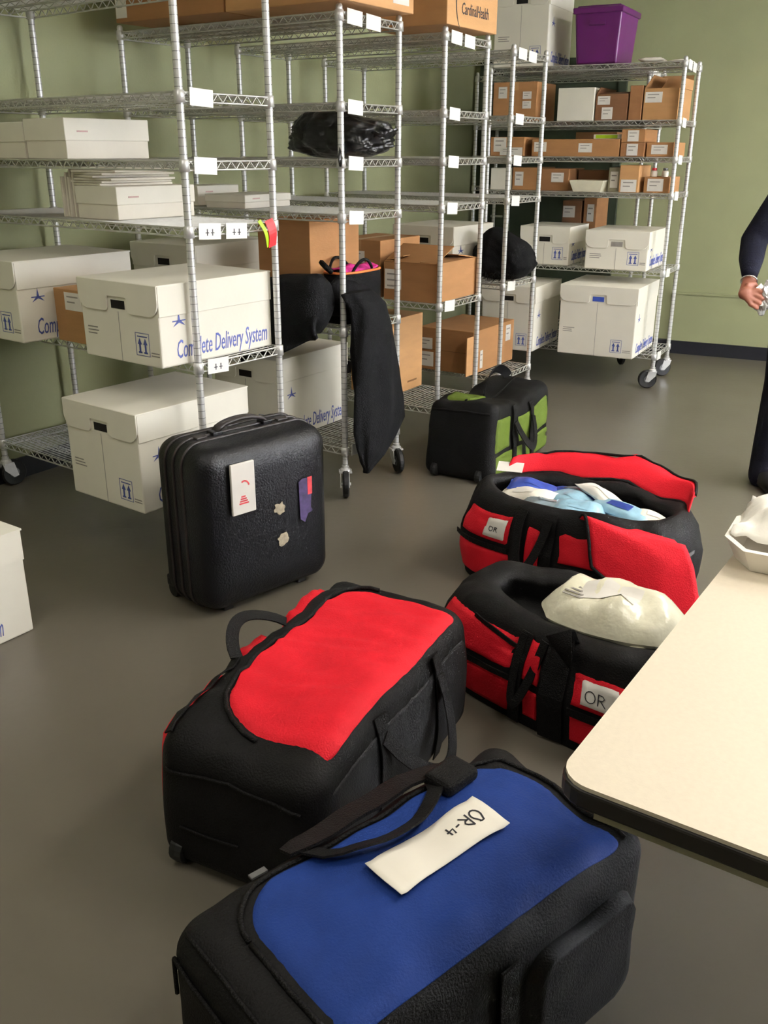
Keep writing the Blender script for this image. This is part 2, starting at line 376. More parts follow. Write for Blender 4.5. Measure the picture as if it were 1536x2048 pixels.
def make_rack(r):
    X, Y, a, L = RACKS[r]; D = DEPTH
    t = thing('wire_shelving_rack', RACK_LABELS[r], 'shelving rack', (X, Y, 0), yaw(r), 'chrome wire racks on casters')
    for x, y in ((0, 0), (0, D), (-L, 0), (-L, D)):
        p = link('post', POST, t); p.location = (x, y, 0); p.scale = (1, 1, 1.028 if r == 1 else 1)
        c = link('caster', FORK, t); c.location = (x, y, 0); c.rotation_euler.z = {1: 2.2, 2: -.9, 3: 2.0, 4: 2.4, 5: 3.6, 6: 2.2}[r] + x * .5 + y * .6
        ww = link('wheel', WHEEL, c); link('hub', HUB, c)
    for k, z in ZS.items():
        s = link('wire_shelf', SHELF[L], t); s.location = (0, 0, z + (.056 if r == 1 and k == 'A' else 0))
        for x, y in ((0, 0), (0, D), (-L, 0), (-L, D)):
            c = link('collar', COLLAR, s); c.location = (x, y, 0)
        ys = [.085, .215] if (k == 'A' or (r == 1 and k == 'D')) else [.085]
        if r == 6: ys = [.085, .2] if k == 'A' else []
        for j, y in enumerate(ys):
            g = link('shelf_tag', TAGW if r == 1 and k in 'DE' else TAG, s); g.location = (.0145, y, -.002 - .006 * j); g.rotation_euler = (0, .05, math.pi / 2)
    return t
for r in RACKS: make_rack(r)

# ------------------------------------------------------------------ white delivery boxes (front = -Y with hand hole, lettered side = +X)
def rounded_poly(pts, rad, seg=5):
    """round the corners of a polygon; rad = one value per corner"""
    out = []; n = len(pts)
    for i in range(n):
        p = Vector(pts[i]); a = Vector(pts[i - 1]); b = Vector(pts[(i + 1) % n]); r = rad[i]
        if r <= 0: out.append(tuple(p)); continue
        da = (a - p).normalized(); db = (b - p).normalized(); ang = da.angle(db)
        d = r / math.tan(ang / 2); c = p + (da + db).normalized() * (r / math.sin(ang / 2))
        s0 = p + da * d - c; s1 = p + db * d - c
        for k in range(seg + 1):
            v = s0.lerp(s1, k / seg).normalized() * r; out.append(tuple(c + v))
    return out
def delivery_box(label, r, sh, x0, x1, y0, d, h, twist=0, hole='dark', lettering=True, flapdrop=.11, z=None, open_lift=0.0):
    wd = x1 - x0; zb = (ZS[sh] if z is None else z) + .0006
    t = thing('document_box', label, 'box', W(r, (x0 + x1) / 2, y0 + d / 2, zb), yaw(r) + twist, 'white delivery boxes with hand holes')
    hw, hd = wd / 2, d / 2
    bevel(MB().box((-hw, -hd, 0), (hw, hd, h - .006)).build('body', 'white_box', t), .006, 2)
    # lid: top sheet, side skirts and the scalloped front flap
    l = MB(); l.box((-hw - .004, -hd - .004, h - .006), (hw + .004, hd + .004, h))
    for s in (-1, 1): l.box((s * hw, -hd, h - flapdrop), (s * (hw + .004), hd, h - .004))
    lid = bevel(l.build('lid', 'white_box', t), .003, 2)
    c = .055; fd = flapdrop
    poly = [(-hw - .004, 0), (-hw - .004, -fd), (-c, -fd), (-c, -fd + .055), (c, -fd + .055), (c, -fd), (hw + .004, -fd), (hw + .004, 0)]
    poly = rounded_poly(poly, [0, .05, .02, .008, .008, .02, .05, 0])
    fl = MB().prism(poly, .006, frame_T((0, -hd - .001, h - .001), (1, 0, 0), (0, 0, 1))).build('front_flap', 'white_box', t)
    bevel(fl, .002, 2)
    hz = h - fd + .012
    MB().box((-.038, -hd - .0015, hz), (.038, -hd + .004, hz + .03)).build('hand_hole_plate', 'hole' if hole == 'dark' else 'midblue' if hole == 'blue' else 'grey_ink', t)  # flat plate, no recess; its dark version paints the opening's inner shade
    # corner seam of the folded front, small print and up-arrow mark
    MB().box((-.003, -hd - .0008, .0), (-.001, -hd + .001, hz - .01)).build('seam', 'grey_ink', t)
    e = MB(); ex = hw * .55; ez = .035; sz = .075
    T = frame_T((ex, -hd - .0002, ez), (1, 0, 0), (0, 0, 1))
    def br(a, b, c2, d2): e.box((a, b, 0), (c2, d2, .0008), T)
    lw = .002
    br(-sz / 2, 0, sz / 2, lw); br(-sz / 2, sz * 1.1 - lw, sz / 2, sz * 1.1); br(-sz / 2, 0, -sz / 2 + lw, sz * 1.1); br(sz / 2 - lw, 0, sz / 2, sz * 1.1)
    br(-sz * .36, sz * .9, sz * .36, sz * .95)
    for q in (-.2, .2):
        br(sz * (q - .06), sz * .15, sz * (q + .06), sz * .6)
        e.prism([(sz * (q - .15), sz * .55), (sz * (q + .15), sz * .55), (sz * q, sz * .85)], .0008, T)
        br(sz * (q - .13), sz * .12, sz * (q + .13), sz * .2)
    e.build('arrow_mark', 'blue_ink', t)
    sp = MB(); rr = random.Random(int(x0 * 1000))
    for k in range(3):
        ww = .05 + .03 * rr.random(); sp.box((-hw + .03, -hd - .001, h * .38 - k * .012), (-hw + .03 + ww, -hd, h * .38 - k * .012 + .004))
    for k in range(2):
        sp.box((ex + sz / 2 + .008, -hd - .001, ez + .004 + k * .01), (min(hw - .01, ex + sz / 2 + .06), -hd, ez + .008 + k * .01))
    sp.build('small_print', 'grey_ink', t)['kind'] = 'stuff'
    if lettering:
        me = text_mesh('Complete Delivery System', .082, 'blue_ink', .25, sx=.62)
        xs = [v.co.x for v in me.vertices]; span = max(xs) - min(xs)
        o = link('lettering', me, t); o.matrix_local = frame_T((hw + .0008, .02, .055), (0, 1, 0), (0, 0, 1)); k = min(1, (d - .1) / span); o.scale = (k, 1.15, 1)
        g = MB(); T = frame_T((hw + .0006, -hd + .09, h * .55), (0, 1, 0), (0, 0, 1))
        for an in (90, 215, 325):
            a = R(an); g.prism([(.006 * math.cos(a + 1.57), .006 * math.sin(a + 1.57)), (.006 * math.cos(a - 1.57), .006 * math.sin(a - 1.57)), (.034 * math.cos(a), .034 * math.sin(a))], .0008, T)
        g.box((-.03, -.002, 0), (.03, .002, .0008), T); g.build('emblem', 'blue_ink', t)
    return t
delivery_box('white delivery box with blue lettering at the end of the nearest rack, above the suitcase', 1, 'E', -.467, -.03, -.14, .56, .29)
delivery_box('white delivery box cut off by the left edge, left of a small brown carton', 1, 'E', -1.27, -.835, -.17, .56, .32)
delivery_box('white delivery box on the lowest shelf partly behind the black suitcase', 1, 'G', -.535, -.105, -.22, .56, .385)
delivery_box('white delivery box pushed behind the near lettered box, under the neon tags', 2, 'E', -1.20, -.77, -.1, .53, .315)
delivery_box('white delivery box on the lowest shelf just left of the hanging coat', 2, 'G', -.70, -.30, -.10, .53, .385)
delivery_box('white delivery box behind the black puffy bag, on the shelf of the fourth rack', 4, 'E', -.72, -.30, -.05, .48, .31, twist=-.03)
delivery_box('biggest white delivery box, on the bottom shelf near the far end casters', 5, 'G', -.60, -.09, -.235, .56, .455, hole='blue')
delivery_box('white delivery box on the bottom shelf beside the biggest one, partly behind a rack post', 5, 'G', -1.13, -.75, -.31, .53, .43)
delivery_box('white delivery box with grey hand slot on the shelf above the biggest box', 5, 'E', -.50, -.09, -.09, .5, .245, hole='grey')
delivery_box('smaller white delivery box with dark hand hole, right of the black puffy bag', 5, 'E', -.985, -.64, -.01, .42, .25)
delivery_box('tall white delivery box standing on top of the far rack beside the purple bin', 5, 'A', -1.235, -.867, -.03, .47, .46)
# white delivery box at the left picture edge, on the floor
t = thing('document_box', 'white delivery box on the floor cut off by the left edge of the picture', 'box', (-1.51, 2.66, 0.0005), R(-35), 'white delivery boxes with hand holes')
bevel(MB().box((-.215, -.28, 0), (.215, .28, .36)).build('body', 'white_box', t), .006, 2)
lid = MB().box((-.22, -.285, .36), (.22, .285, .366)); lid.box((.215, -.28, .26), (.219, .28, .362)); lid.build('lid', 'white_box', t)
o = link('lettering', text_mesh('Complete Delivery System', .082, 'blue_ink', .25, sx=.62), t); o.matrix_local = frame_T((.2158, 0, .055), (0, 1, 0), (0, 0, 1)); o.scale = (.62, 1.15, 1)

# ------------------------------------------------------------------ brown cartons
def carton(label, r, sh, x0, x1, y0, y1, h, k=0, labels=(), flaps=None, z=None, name='cardboard_carton', mt=None, tape=True, twist=0, lid=False):
    """labels: (face, u, v, w, h) face F front(-Y), R right(+X); u,v = centre fraction"""
    zb = (ZS[sh] if z is None else z) + .0006; wd = x1 - x0; d = y1 - y0; hw, hd = wd / 2, d / 2
    t = thing(name, label, 'box', W(r, (x0 + x1) / 2, (y0 + y1) / 2, zb), yaw(r) + twist, 'cartons on the wire racks')
    m = mt or 'kraft%d' % k
    if flaps:
        b = MB(); th = .005
        b.box((-hw, -hd, 0), (hw, hd, th)); b.box((-hw, -hd, th), (hw, -hd + th, h)); b.box((-hw, hd - th, th), (hw, hd, h)); b.box((-hw, -hd + th, th), (-hw + th, hd - th, h)); b.box((hw - th, -hd + th, th), (hw, hd - th, h))
        b.build('body', m, t)
        for e, ang, ln in flaps:
            ca, sa = math.cos(R(ang)), math.sin(R(ang))
            O, X, Yd = {'F': ((0, -hd, h), (1, 0, 0), (0, ca, sa)), 'B': ((0, hd, h), (-1, 0, 0), (0, -ca, sa)), 'R': ((hw, 0, h), (0, 1, 0), (-ca, 0, sa)), 'L': ((-hw, 0, h), (0, -1, 0), (ca, 0, sa))}[e]
            half = hw if e in 'FB' else hd
            MB().box((-half + .004, .001, 0), (half - .004, ln, .004), frame_T(O, X, Yd)).build('flap', m, t)
    else:
        bevel(MB().box((-hw, -hd, 0), (hw, hd, h)).build('body', m, t), .003, 2)
        if tape: MB().box((-.024, -hd - .0006, h - .05), (.024, hd + .0006, h + .0006)).build('tape', 'tape', t)
    for q in labels:
        fc, u, v, lw, lh = q[:5]; inkm = q[5] if len(q) > 5 else 2
        b = MB()
        if fc == 'F': T = frame_T((-hw + u * wd, -hd - .0002, v * h), (1, 0, 0), (0, 0, 1))
        else: T = frame_T((hw + .0002, -hd + u * d, v * h), (0, 1, 0), (0, 0, 1))
        b.box((-lw / 2, -lh / 2, 0), (lw / 2, lh / 2, .001), T); b.m = 1
        for j in range(inkm):
            b.box((-lw * .36, lh * (.22 - .3 * j), .001), (lw * (.1 + .2 * ((j + 1) % 2)), lh * (.22 - .3 * j) + lh * .08, .0014), T)
        b.build('shipping_label', ['label', 'grey_ink'], t)
    return t
carton('small brown carton with a round white label between two white delivery boxes', 1, 'E', -.80, -.50, -.03, .27, .21, 0, [('F', .42, .78, .11, .07)], tape=False)
carton('big brown carton at the left on top of the second rack', 2, 'A', -1.22, -.56, -.05, .44, .42, 1, [('F', .06, .16, .07, .10)], z=2.0365)
carton('big brown carton overhanging the top of the second rack at the aisle end', 2, 'A', -.55, .064, -.05, .44, .42, 2, [('R', .8, .12, .12, .05)], tape=False, z=2.0365)
t = carton('brown carton with printed name on top of the third rack', 3, 'A', -.40, .035, -.05, .45, .42, 2, [], tape=True, z=2.0365)
o = link('lettering', text_mesh('CardinalHealth', .07, 'ink', .12, sx=.82), t); o.matrix_local = frame_T((.2185, .02, .075), (0, 1, 0), (0, 0, 1)); o.scale = (.78, 1, 1)
sw = MB(); T = frame_T((.2178, -.12, .10), (0, 1, 0), (0, 0, 1))
pts = [T @ Vector((.18 * math.cos(a) * .6 + .06, .14 * math.sin(a), 0)) for a in [math.pi + .9 - i * .22 for i in range(9)]]
sw.ribbon(pts, (1, 0, 0), [.002 + .006 * math.sin(i / 8 * math.pi) for i in range(9)], .001); sw.build('printed_swoosh', 'ink', t)
carton('tall brown carton standing behind the coat on the second rack', 2, 'E', -.50, -.20, .03, .40, .44, 1, [], tape=False)
carton('open brown carton with raised flap at the end of the third rack', 3, 'E', -.335, -.02, .0, .44, .19, 1, [('F', .18, .55, .10, .10, 3)], flaps=[('F', 22, .2), ('B', 8, .21), ('R', 4, .1), ('L', 15, .12)])
carton('brown carton behind the open carton with a pale label on its front', 3, 'E', -.66, -.37, .02, .42, .29, 1, [('F', .45, .7, .12, .06)], tape=True)
t = carton('tall plain brown carton on the bottom shelf of the third rack', 3, 'G', -.62, -.343, .1, .42, .42, 2, [], tape=False)
MB().box((.1388, .0, .045), (.1394, .10, .055)).build('printed_line', 'kraft_in', t)
t = carton('long brown carton with open side flap behind the green duffel', 4, 'G', -.527, -.148, -.06, .50, .26, 1, [('F', .12, .62, .10, .07), ('F', .13, .25, .11, .09), ('R', .85, .72, .07, .1), ('R', .2, .3, .035, .11)], tape=False)
MB().box((.183, -.36, .004), (.1895, -.28, .235)).build('flap', 'kraft2', t)
MB().box((-.19, -.2812, .125), (.19, -.2802, .128)).build('seam', 'kraft_in', t)
# the far rack, shelf by shelf
carton('tall brown carton with three pale labels at the left of the top carton shelf', 5, 'B', -1.235, -.93, .0, .37, .24, 1, [('F', .22, .74, .06, .07), ('F', .78, .66, .06, .045), ('F', .78, .42, .06, .045)])
carton('grey-white carton standing between brown cartons on the top carton shelf', 5, 'B', -.785, -.545, .0, .33, .195, 0, [], mt='white_box', tape=False)
carton('brown carton with raised flap right of the grey-white carton', 5, 'B', -.535, -.335, .01, .38, .15, 4, [('F', .25, .78, .08, .05), ('F', .38, .28, .07, .07)], flaps=[('B', 140, .05), ('L', 60, .05), ('F', 6, .17)])
carton('narrow dark brown carton wedged left of the big flapped carton', 5, 'B', -.325, -.245, .02, .4, .2, 3, [], tape=False)
carton('big brown carton with upright flaps at the aisle end of the top carton shelf', 5, 'B', -.235, -.024, .022, .40, .18, 0, [('F', .28, .72, .105, .06)], flaps=[('B', 110, .1), ('L', 55, .09), ('R', 92, .06)])
carton('low brown carton with two white labels under the tall labelled carton', 5, 'C', -1.24, -1.0, .0, .36, .12, 1, [('F', .28, .6, .09, .09), ('F', .62, .25, .16, .05)], tape=False)
carton('long low brown carton with two white labels in the middle of its shelf', 5, 'C', -.945, -.358, .0, .34, .105, 1, [('F', .1, .55, .085, .06), ('F', .62, .5, .09, .055)], tape=False)
carton('lower of two small stacked brown cartons right of the long low carton', 5, 'C', -.35, -.2, .0, .32, .083, 3, [('F', .5, .5, .07, .07)], tape=False)
carton('upper of two small stacked brown cartons right of the long low carton', 5, 'C', -.35, -.2, .0, .32, .078, 1, [('F', .5, .5, .07, .065)], tape=False, z=ZS['C'] + .0842)
carton('low brown carton with a wide white label at the aisle end under the flapped carton', 5, 'C', -.19, -.022, .022, .36, .085, 1, [('F', .48, .5, .10, .055)], tape=False)
carton('pale carton with papers at the left end of the dim middle shelf', 5, 'D', -1.25, -1.1, .05, .38, .14, 0, [], mt='white_box', tape=False)
carton('brown carton with a tall label next to the pale carton on the dim middle shelf', 5, 'D', -1.09, -.9, .05, .38, .145, 1, [('F', .25, .5, .06, .09)], tape=False)
carton('dark brown carton with one pale label on the dim middle shelf', 5, 'D', -.885, -.69, .04, .38, .14, 3, [('F', .6, .6, .085, .06)], tape=False)
carton('dark brown carton set back behind the cream tray', 5, 'D', -.675, -.44, .20, .42, .13, 4, [], tape=False)
carton('light brown carton with a large white label right of the cream tray', 5, 'D', -.34, -.215, .0, .3, .165, 2, [('F', .5, .25, .10, .075)], tape=False)
carton('low brown carton with stepped white label at the aisle end, jars on top', 5, 'D', -.185, -.024, .022, .32, .095, 1, [('F', .45, .5, .10, .075)], tape=False)
carton('grey printed carton end beside the light brown carton', 5, 'D', -.425, -.35, .05, .36, .15, 0, [('F', .5, .5, .05, .1)], mt='apron', tape=False)
carton('tall dark brown carton standing behind the two white boxes of the far rack', 6, 'E', -.545, -.40, .0, .3, .39, 4, [('F', .35, .8, .09, .08)], tape=False)
carton('tall reddish carton with a pale label next to the tall dark one at the back', 6, 'E', -.385, -.29, .0, .3, .41, 3, [('F', .55, .75, .05, .12), ('F', .5, .2, .05, .07)], tape=False)
carton('brown carton on the hidden rear rack showing above the flapped carton', 6, 'B', -.25, -.02, .05, .38, .2, 1, [], tape=False)
carton('brown carton on the hidden rear rack behind the stacked cartons', 6, 'C', -.5, -.2, .05, .38, .16, 3, [], tape=False)

# flat white things on the racks
def slab_box(label, r, sh, x0, x1, y0, y1, h, name='flat_white_box', z=None, twist=0, cat='box'):
    zb = (ZS[sh] if z is None else z) + .0006; hw, hd = (x1 - x0) / 2, (y1 - y0) / 2
    t = thing(name, label, cat, W(r, (x0 + x1) / 2, (y0 + y1) / 2, zb), yaw(r) + twist, 'flat white boxes on the racks')
    bevel(MB().box((-hw, -hd, 0), (hw, hd, h * .62)).build('tray', 'paper', t), .003)
    bevel(MB().box((-hw - .004, -hd - .004, h * .45), (hw + .004, hd + .004, h)).build('lid', 'white_box', t), .003)
    b = MB(); b.box((hw + .0042, -hd + .05, h * .66), (hw + .0048, -hd + .10, h * .66 + .006)); b.build('printed_line', 'pinkprint', t)
    return t
slab_box('white tray carton at the left on the upper shelf of the nearest rack', 1, 'C', -.915, -.66, .01, .40, .145)
slab_box('white tray carton cut off by the left edge on the upper shelf', 1, 'C', -1.24, -.945, .02, .40, .135)
slab_box('flat white tray box beside the post on the second rack', 2, 'D', -.81, -.575, .03, .36, .06, twist=.03)
slab_box('small greyish flat box behind the paper stack on the second rack', 2, 'D', -1.09, -.93, .1, .38, .09)
slab_box('white carton under the pile of envelopes on the nearest rack', 1, 'D', -.70, -.455, .06, .44, .12)
zz = ZS['D'] + .121; rr = random.Random(3)
for i in range(7):
    a = rr.uniform(-.2, .2); h = .0088
    t = thing('envelope', ['bottom white envelope of the pile on the nearest rack', 'second lowest envelope of the pile on the nearest rack', 'third lowest envelope of the pile on the nearest rack', 'middle envelope of the pile on the nearest rack', 'third highest envelope of the pile on the nearest rack', 'second highest envelope of the pile on the nearest rack', 'topmost white envelope of the pile on the nearest rack'][i], 'envelope', W(1, -.62 - .05 * rr.random(), .24, zz), yaw(1) + a, 'pile of envelopes on the nearest rack')
    MB().grid(lambda u, v: ((u - .5) * .2, (v - .5) * .3, 0), 2, 2)
    b = MB(); b.box((-.11, -.165, 0), (.11, .165, h)); bevel(b.build('packet', 'paper', t), .003)
    MB().box((-.09, -.02, h), (.09, .15, h + .0006)).build('closing_flap', 'label', t)
    zz += h + .0008
t = thing('envelope_bundle', 'loose bundle of white envelopes standing left of the pile on the nearest rack', 'envelopes', W(1, -.775, .2, ZS['D'] + .0006), yaw(1) + .06)
for k in range(6):
    x = -.04 + k * .014; MB().box((x, -.13 + .01 * (k % 3), 0), (x + .009, .13 - .008 * (k % 2), .15 + .016 * (k % 3))).build('envelope', 'paper', t)
# cream tray on the far rack
t = thing('plastic_tray', 'cream open tray sitting in front of dark cartons on the far rack', 'tray', W(5, -.545, .07, ZS['D'] + .0006), yaw(5))
b = MB(); hw, hd, h = .1, .1, .07
def ring(k, z): return [(-hw * k, -hd * k, z), (hw * k, -hd * k, z), (hw * k, hd * k, z), (-hw * k, hd * k, z)]
vs = ring(.9, 0) + ring(1.05, h) + ring(1.12, h) + ring(1.12, h - .006) + ring(1.02, h - .002) + ring(.87, .006)
fs = [(3, 2, 1, 0)] + [(a * 4 + i, a * 4 + (i + 1) % 4, c * 4 + (i + 1) % 4, c * 4 + i) for a, c in ((0, 3), (3, 2), (2, 1), (1, 4), (4, 5)) for i in range(4)] + [(20, 21, 22, 23)]
b.add(vs, fs); b.build('tray_body', 'poly', t)
MB().box((-.04, -.1035, .02), (.05, -.1025, .05)).build('printed_patch', 'grey_ink', t).rotation_euler.x = -.12
# purple storage bin with lid on top of the far rack
t = thing('storage_bin', 'purple plastic storage bin with lid on top of the far rack', 'storage bin', W(5, -.56, .2, ZS['A'] + .0006), yaw(5))
def tapered(b, hw0, hd0, z0, hw1, hd1, z1):
    vs = [(-hw0, -hd0, z0), (hw0, -hd0, z0), (hw0, hd0, z0), (-hw0, hd0, z0), (-hw1, -hd1, z1), (hw1, -hd1, z1), (hw1, hd1, z1), (-hw1, hd1, z1)]
    b.add(vs, [(0, 3, 2, 1), (4, 5, 6, 7), (0, 1, 5, 4), (1, 2, 6, 5), (2, 3, 7, 6), (3, 0, 4, 7)])
b = MB(); tapered(b, .13, .18, 0, .15, .205, .30); bevel(b.build('tub', 'purple', t), .015, 3)
b = MB(); tapered(b, .158, .213, .285, .16, .215, .32); tapered(b, .14, .195, .32, .135, .19, .332); bevel(b.build('lid', 'purple', t), .006, 2)
for s in (-1, 1): MB().box((-.05, s * .198 - .012, .22), (.05, s * .198 + .012, .25)).build('grip', 'purple', t)
for i, (x, y, ww, dd, hh, an) in enumerate([(-.22, .1, .16, .22, .03, .1), (-.06, .16, .1, .16, .02, -.3)]):
    t = thing('paper_packet', ['white paper packet lying right of the purple bin', 'small crumpled white packet at the aisle end of the far rack top'][i], 'packet', W(5, x, y, ZS['A'] + .0006), yaw(5) + an)
    def pk(u, v, s=1, ww=ww, dd=dd, hh=hh):
        e = (1 - abs(2 * u - 1) ** 4) * (1 - abs(2 * v - 1) ** 4); x2, y2 = (u - .5) * ww, (v - .5) * dd
        return Vector((x2, y2, hh / 2 + s * e * hh / 2 * (1 + .3 * nz((x2, y2, s), 25)) if s > 0 else hh / 2 - e * hh / 2))
    MB().grid(lambda u, v: pk(u, v), 9, 9).grid(lambda u, v: pk(u, v, -1), 9, 9).build('packet_body', 'paper', t, True, True)
    MB().box((-ww * .3, -.003, hh * .99), (ww * .3, .003, hh * 1.12)).build('seal_strip', 'label', t)
# green printed pack lying on the long low carton, bottles by the aisle end
t = thing('printed_pack', 'lime green and white pack lying on the long low carton', 'pack', W(5, -.45, .1, ZS['C'] + .1065), yaw(5) + .05)
bevel(MB().box((-.1, -.04, 0), (.1, .05, .028)).build('pack_body', 'paper', t), .004); MB().box((-.085, -.041, .004), (.055, -.04, .024)).build('green_panel', 'taggreen', t)
for i, x in enumerate((-.14, -.07)):
    t = thing('small_jar', ['left small jar on the stepped-label carton', 'right small jar on the stepped-label carton'][i], 'jar', W(5, x, .08, ZS['D'] + .0967), yaw(5), 'small jars on the far rack')
    MB().lathe([(.018, 0), (.021, .004), (.021, .03), (.015, .038)], 14).build('jar_body', 'paper', t, True); MB().lathe([(.016, .038), (.016, .052), (.013, .054)], 14).build('jar_lid', 'redprint' if i == 0 else 'zip', t, True)

# ------------------------------------------------------------------ soft luggage helpers
class Soft:
    """rounded box hx,hy (half) and H high with corner radius r; deform() bends it into a slumped fabric bag"""
    def __init__(s, hx, hy, H, r, deform): s.hx, s.hy, s.H, s.r, s.df = hx, hy, H, r, deform
    def raw(s, p, off=0.0):
        h = Vector((s.hx, s.hy, s.H / 2)); c = Vector((p[0], p[1], p[2] - s.H / 2)); r = s.r
        inn = Vector([max(-(h[i] - r), min(h[i] - r, c[i])) for i in range(3)]); d = c - inn
        if d.length < 1e-9: return Vector(p)
        q = inn + d.normalized() * (r + off); q.z += s.H / 2; return q
    def face(s, f, a, b):
        """metric coordinates on a face -> box point; T(x,y) F(x,z) K back(x,z) L(y,z) E right end(y,z)"""
        return {'T': (a, b, s.H), 'F': (a, -s.hy, b), 'K': (a, s.hy, b), 'L': (-s.hx, a, b), 'E': (s.hx, a, b), 'D': (a, b, 0)}[f]
    def pt(s, f, a, b, off=0.0): return s.df(s.raw(s.face(f, a, b), off))
    def nor(s, f, a, b):
        e = .004; p = s.pt(f, a, b)
        n = (s.pt(f, a + e, b) - p).cross(s.pt(f, a, b + e) - p)
        n.normalize(); o = s.pt(f, a, b, .01) - p
        return n if n.dot(o) > 0 else -n
    def body(s, n=26):
        b = MB(); hx, hy, H = s.hx, s.hy, s.H
        def dist(h, k):  # denser near edges
            return [h * math.sin(math.pi / 2 * (2 * i / (k - 1) - 1)) for i in range(k)]
        def g(f, A, B):
            vs = [s.pt(f, a, c) for c in B for a in A]; nu = len(A); fs = [(j * nu + i, j * nu + i + 1, (j + 1) * nu + i + 1, (j + 1) * nu + i) for j in range(len(B) - 1) for i in range(nu - 1)]
            b.add(vs, fs)
        X = dist(hx, n * 2); Y = dist(hy, n); Z = [H / 2 + q for q in dist(H / 2, n)]
        g('T', X, Y); g('D', X, Y); g('F', X, Z); g('K', X, Z); g('L', Y, Z); g('E', Y, Z)
        return b
    def patch(s, b, f, a0, a1, b0, b1, cr=(0, 0, 0, 0), off=.004, nu=30, nv=20, wob=0.0):
        """panel on face f with rounded corners cr = (a0b0, a1b0, a1b1, a0b1); edges tucked into the body"""
        def lim(v):
            B = b0 + (b1 - b0) * v; lo, hi = a0, a1
            def cut(r, e): return r - math.sqrt(max(0, r * r - (r - e) ** 2)) if e < r else 0
            if cr[0]: lo = max(lo, a0 + cut(cr[0], B - b0))
            if cr[3]: lo = max(lo, a0 + cut(cr[3], b1 - B))
            if cr[1]: hi = min(hi, a1 - cut(cr[1], B - b0))
            if cr[2]: hi = min(hi, a1 - cut(cr[2], b1 - B))
            return B, lo, hi
        vs = []
        for j in range(nv):
            v = j / (nv - 1); v = .5 - .5 * math.cos(math.pi * v)
            B, lo, hi = lim(v)
            for i in range(nu):
                u = i / (nu - 1); ed = (i in (0, nu - 1) or j in (0, nv - 1))
                A = lo + (hi - lo) * u; Bq = B + (wob * math.sin(A * 40) * (v ** 6) if wob else 0)
                vs.append(s.pt(f, A, Bq, -.004 if ed else off))
        b.add(vs, [(j * nu + i, j * nu + i + 1, (j + 1) * nu + i + 1, (j + 1) * nu + i) for j in range(nv - 1) for i in range(nu - 1)])
        return b
    def band(s, b, path, wd, off=.005, th=.003):
        """webbing following surface points [(face,a,b),...]"""
        P = [s.pt(*q, off) for q in path]; N = [s.nor(*q) for q in path]
        return b.ribbon(P, N, wd, th)
    def cord(s, b, path, r=.0035, off=.002, n=6): return b.tube([s.pt(*q, off) for q in path], r, n)
def lerp_path(pts, n=8):
    out = []
    for i in range(len(pts) - 1):
        f0, a0, b0 = pts[i]; f1, a1, b1 = pts[i + 1]
        if f0 != f1: out.append(pts[i]); continue
        for k in range(n): t = k / n; out.append((f0, a0 + (a1 - a0) * t, b0 + (b1 - b0) * t))
    out.append(pts[-1]); return out
def arc_loop(p0, p1, up, h, n=12, pw=.75):
    """points of a handle loop rising from p0 to p1"""
    p0, p1, up = Vector(p0), Vector(p1), Vector(up)
    return [p0.lerp(p1, i / n) + up * (h * math.sin(math.pi * i / n) ** pw) for i in range(n + 1)]
def strokes(b, lines, T, r=.0016):
    for l in lines: b.ribbon([T @ Vector((x, y, 0)) for x, y in l], T.to_3x3() @ Vector((0, 0, 1)), r * 2, .0006)
    return b
def circ(cx, cy, rx, ry, a0=0, a1=360, n=14): return [(cx + rx * math.cos(R(a0 + (a1 - a0) * i / n)), cy + ry * math.sin(R(a0 + (a1 - a0) * i / n))) for i in range(n + 1)]
def hand_or(sz, four=True, dash=True):
    """hand-lettered OR-4, height sz, left to right"""
    L = [circ(.45, .5, .42, .5, 60, 440), [(1.1, 0), (1.15, 1.0)], [(1.13, 1.0), (1.55, .95), (1.65, .75), (1.5, .55), (1.15, .5)], [(1.3, .52), (1.75, 0)]]
    if dash: L += [[(2.0, .45), (2.35, .5)]]
    if four: L += [[(2.75, 1.0), (2.6, .4), (3.2, .5)], [(3.05, .95), (2.95, 0)]]
    return [[(x * sz, y * sz) for x, y in l] for l in L]

# ------------------------------------------------------------------ red-topped closed duffel
def df_red(p):
    x, y, z = p; q = Vector(p); u = x / .40; hgt = z / .36
    q.z -= hgt * (.045 * max(0, -u) ** 2 + .02 * u * u)             # ends slump
    q.z -= hgt * .018 * math.exp(-((u - .1) / .35) ** 2)
    q.y *= 1 + .10 * math.sin(math.pi * min(1, hgt)) * (1 - u * u * .6)
    q.x += .03 * (1 - hgt) * (1 if u > .6 else (-1 if u < -.6 else u / .6)) * .6
    wr = .009 * nz((x * 1.7 + y * .5, y * .5 - x * .3, z * .7), 15, 3) + .014 * nz((x, y, z), 6, 1)
    q += Vector((0, .35 if y > 0 else -.35, 1)) * wr * min(1, hgt * 1.5)
    if z < .02: q.z = max(q.z, 0)
    return q
t = thing('duffel_bag', 'closed black duffel bag with a bright red top panel', 'duffel bag', (-.135, 1.965, 0.001), R(62.7), 'duffel bags on the floor')
s = Soft(.405, .205, .385, .06, df_red)
s.body().build('body', 'black_fab', t, True, True)
s.patch(MB(), 'T', -.325, .345, -.215, .135, (.03, .03, .10, .16), .004, 50, 30, wob=.004).build('top_panel', 'red_fab', t, True)
s.patch(MB(), 'F', -.36, .36, .06, .31, (.06, .06, .02, .02), .003, 40, 18).build('side_panel', 'grey_fab', t, True)
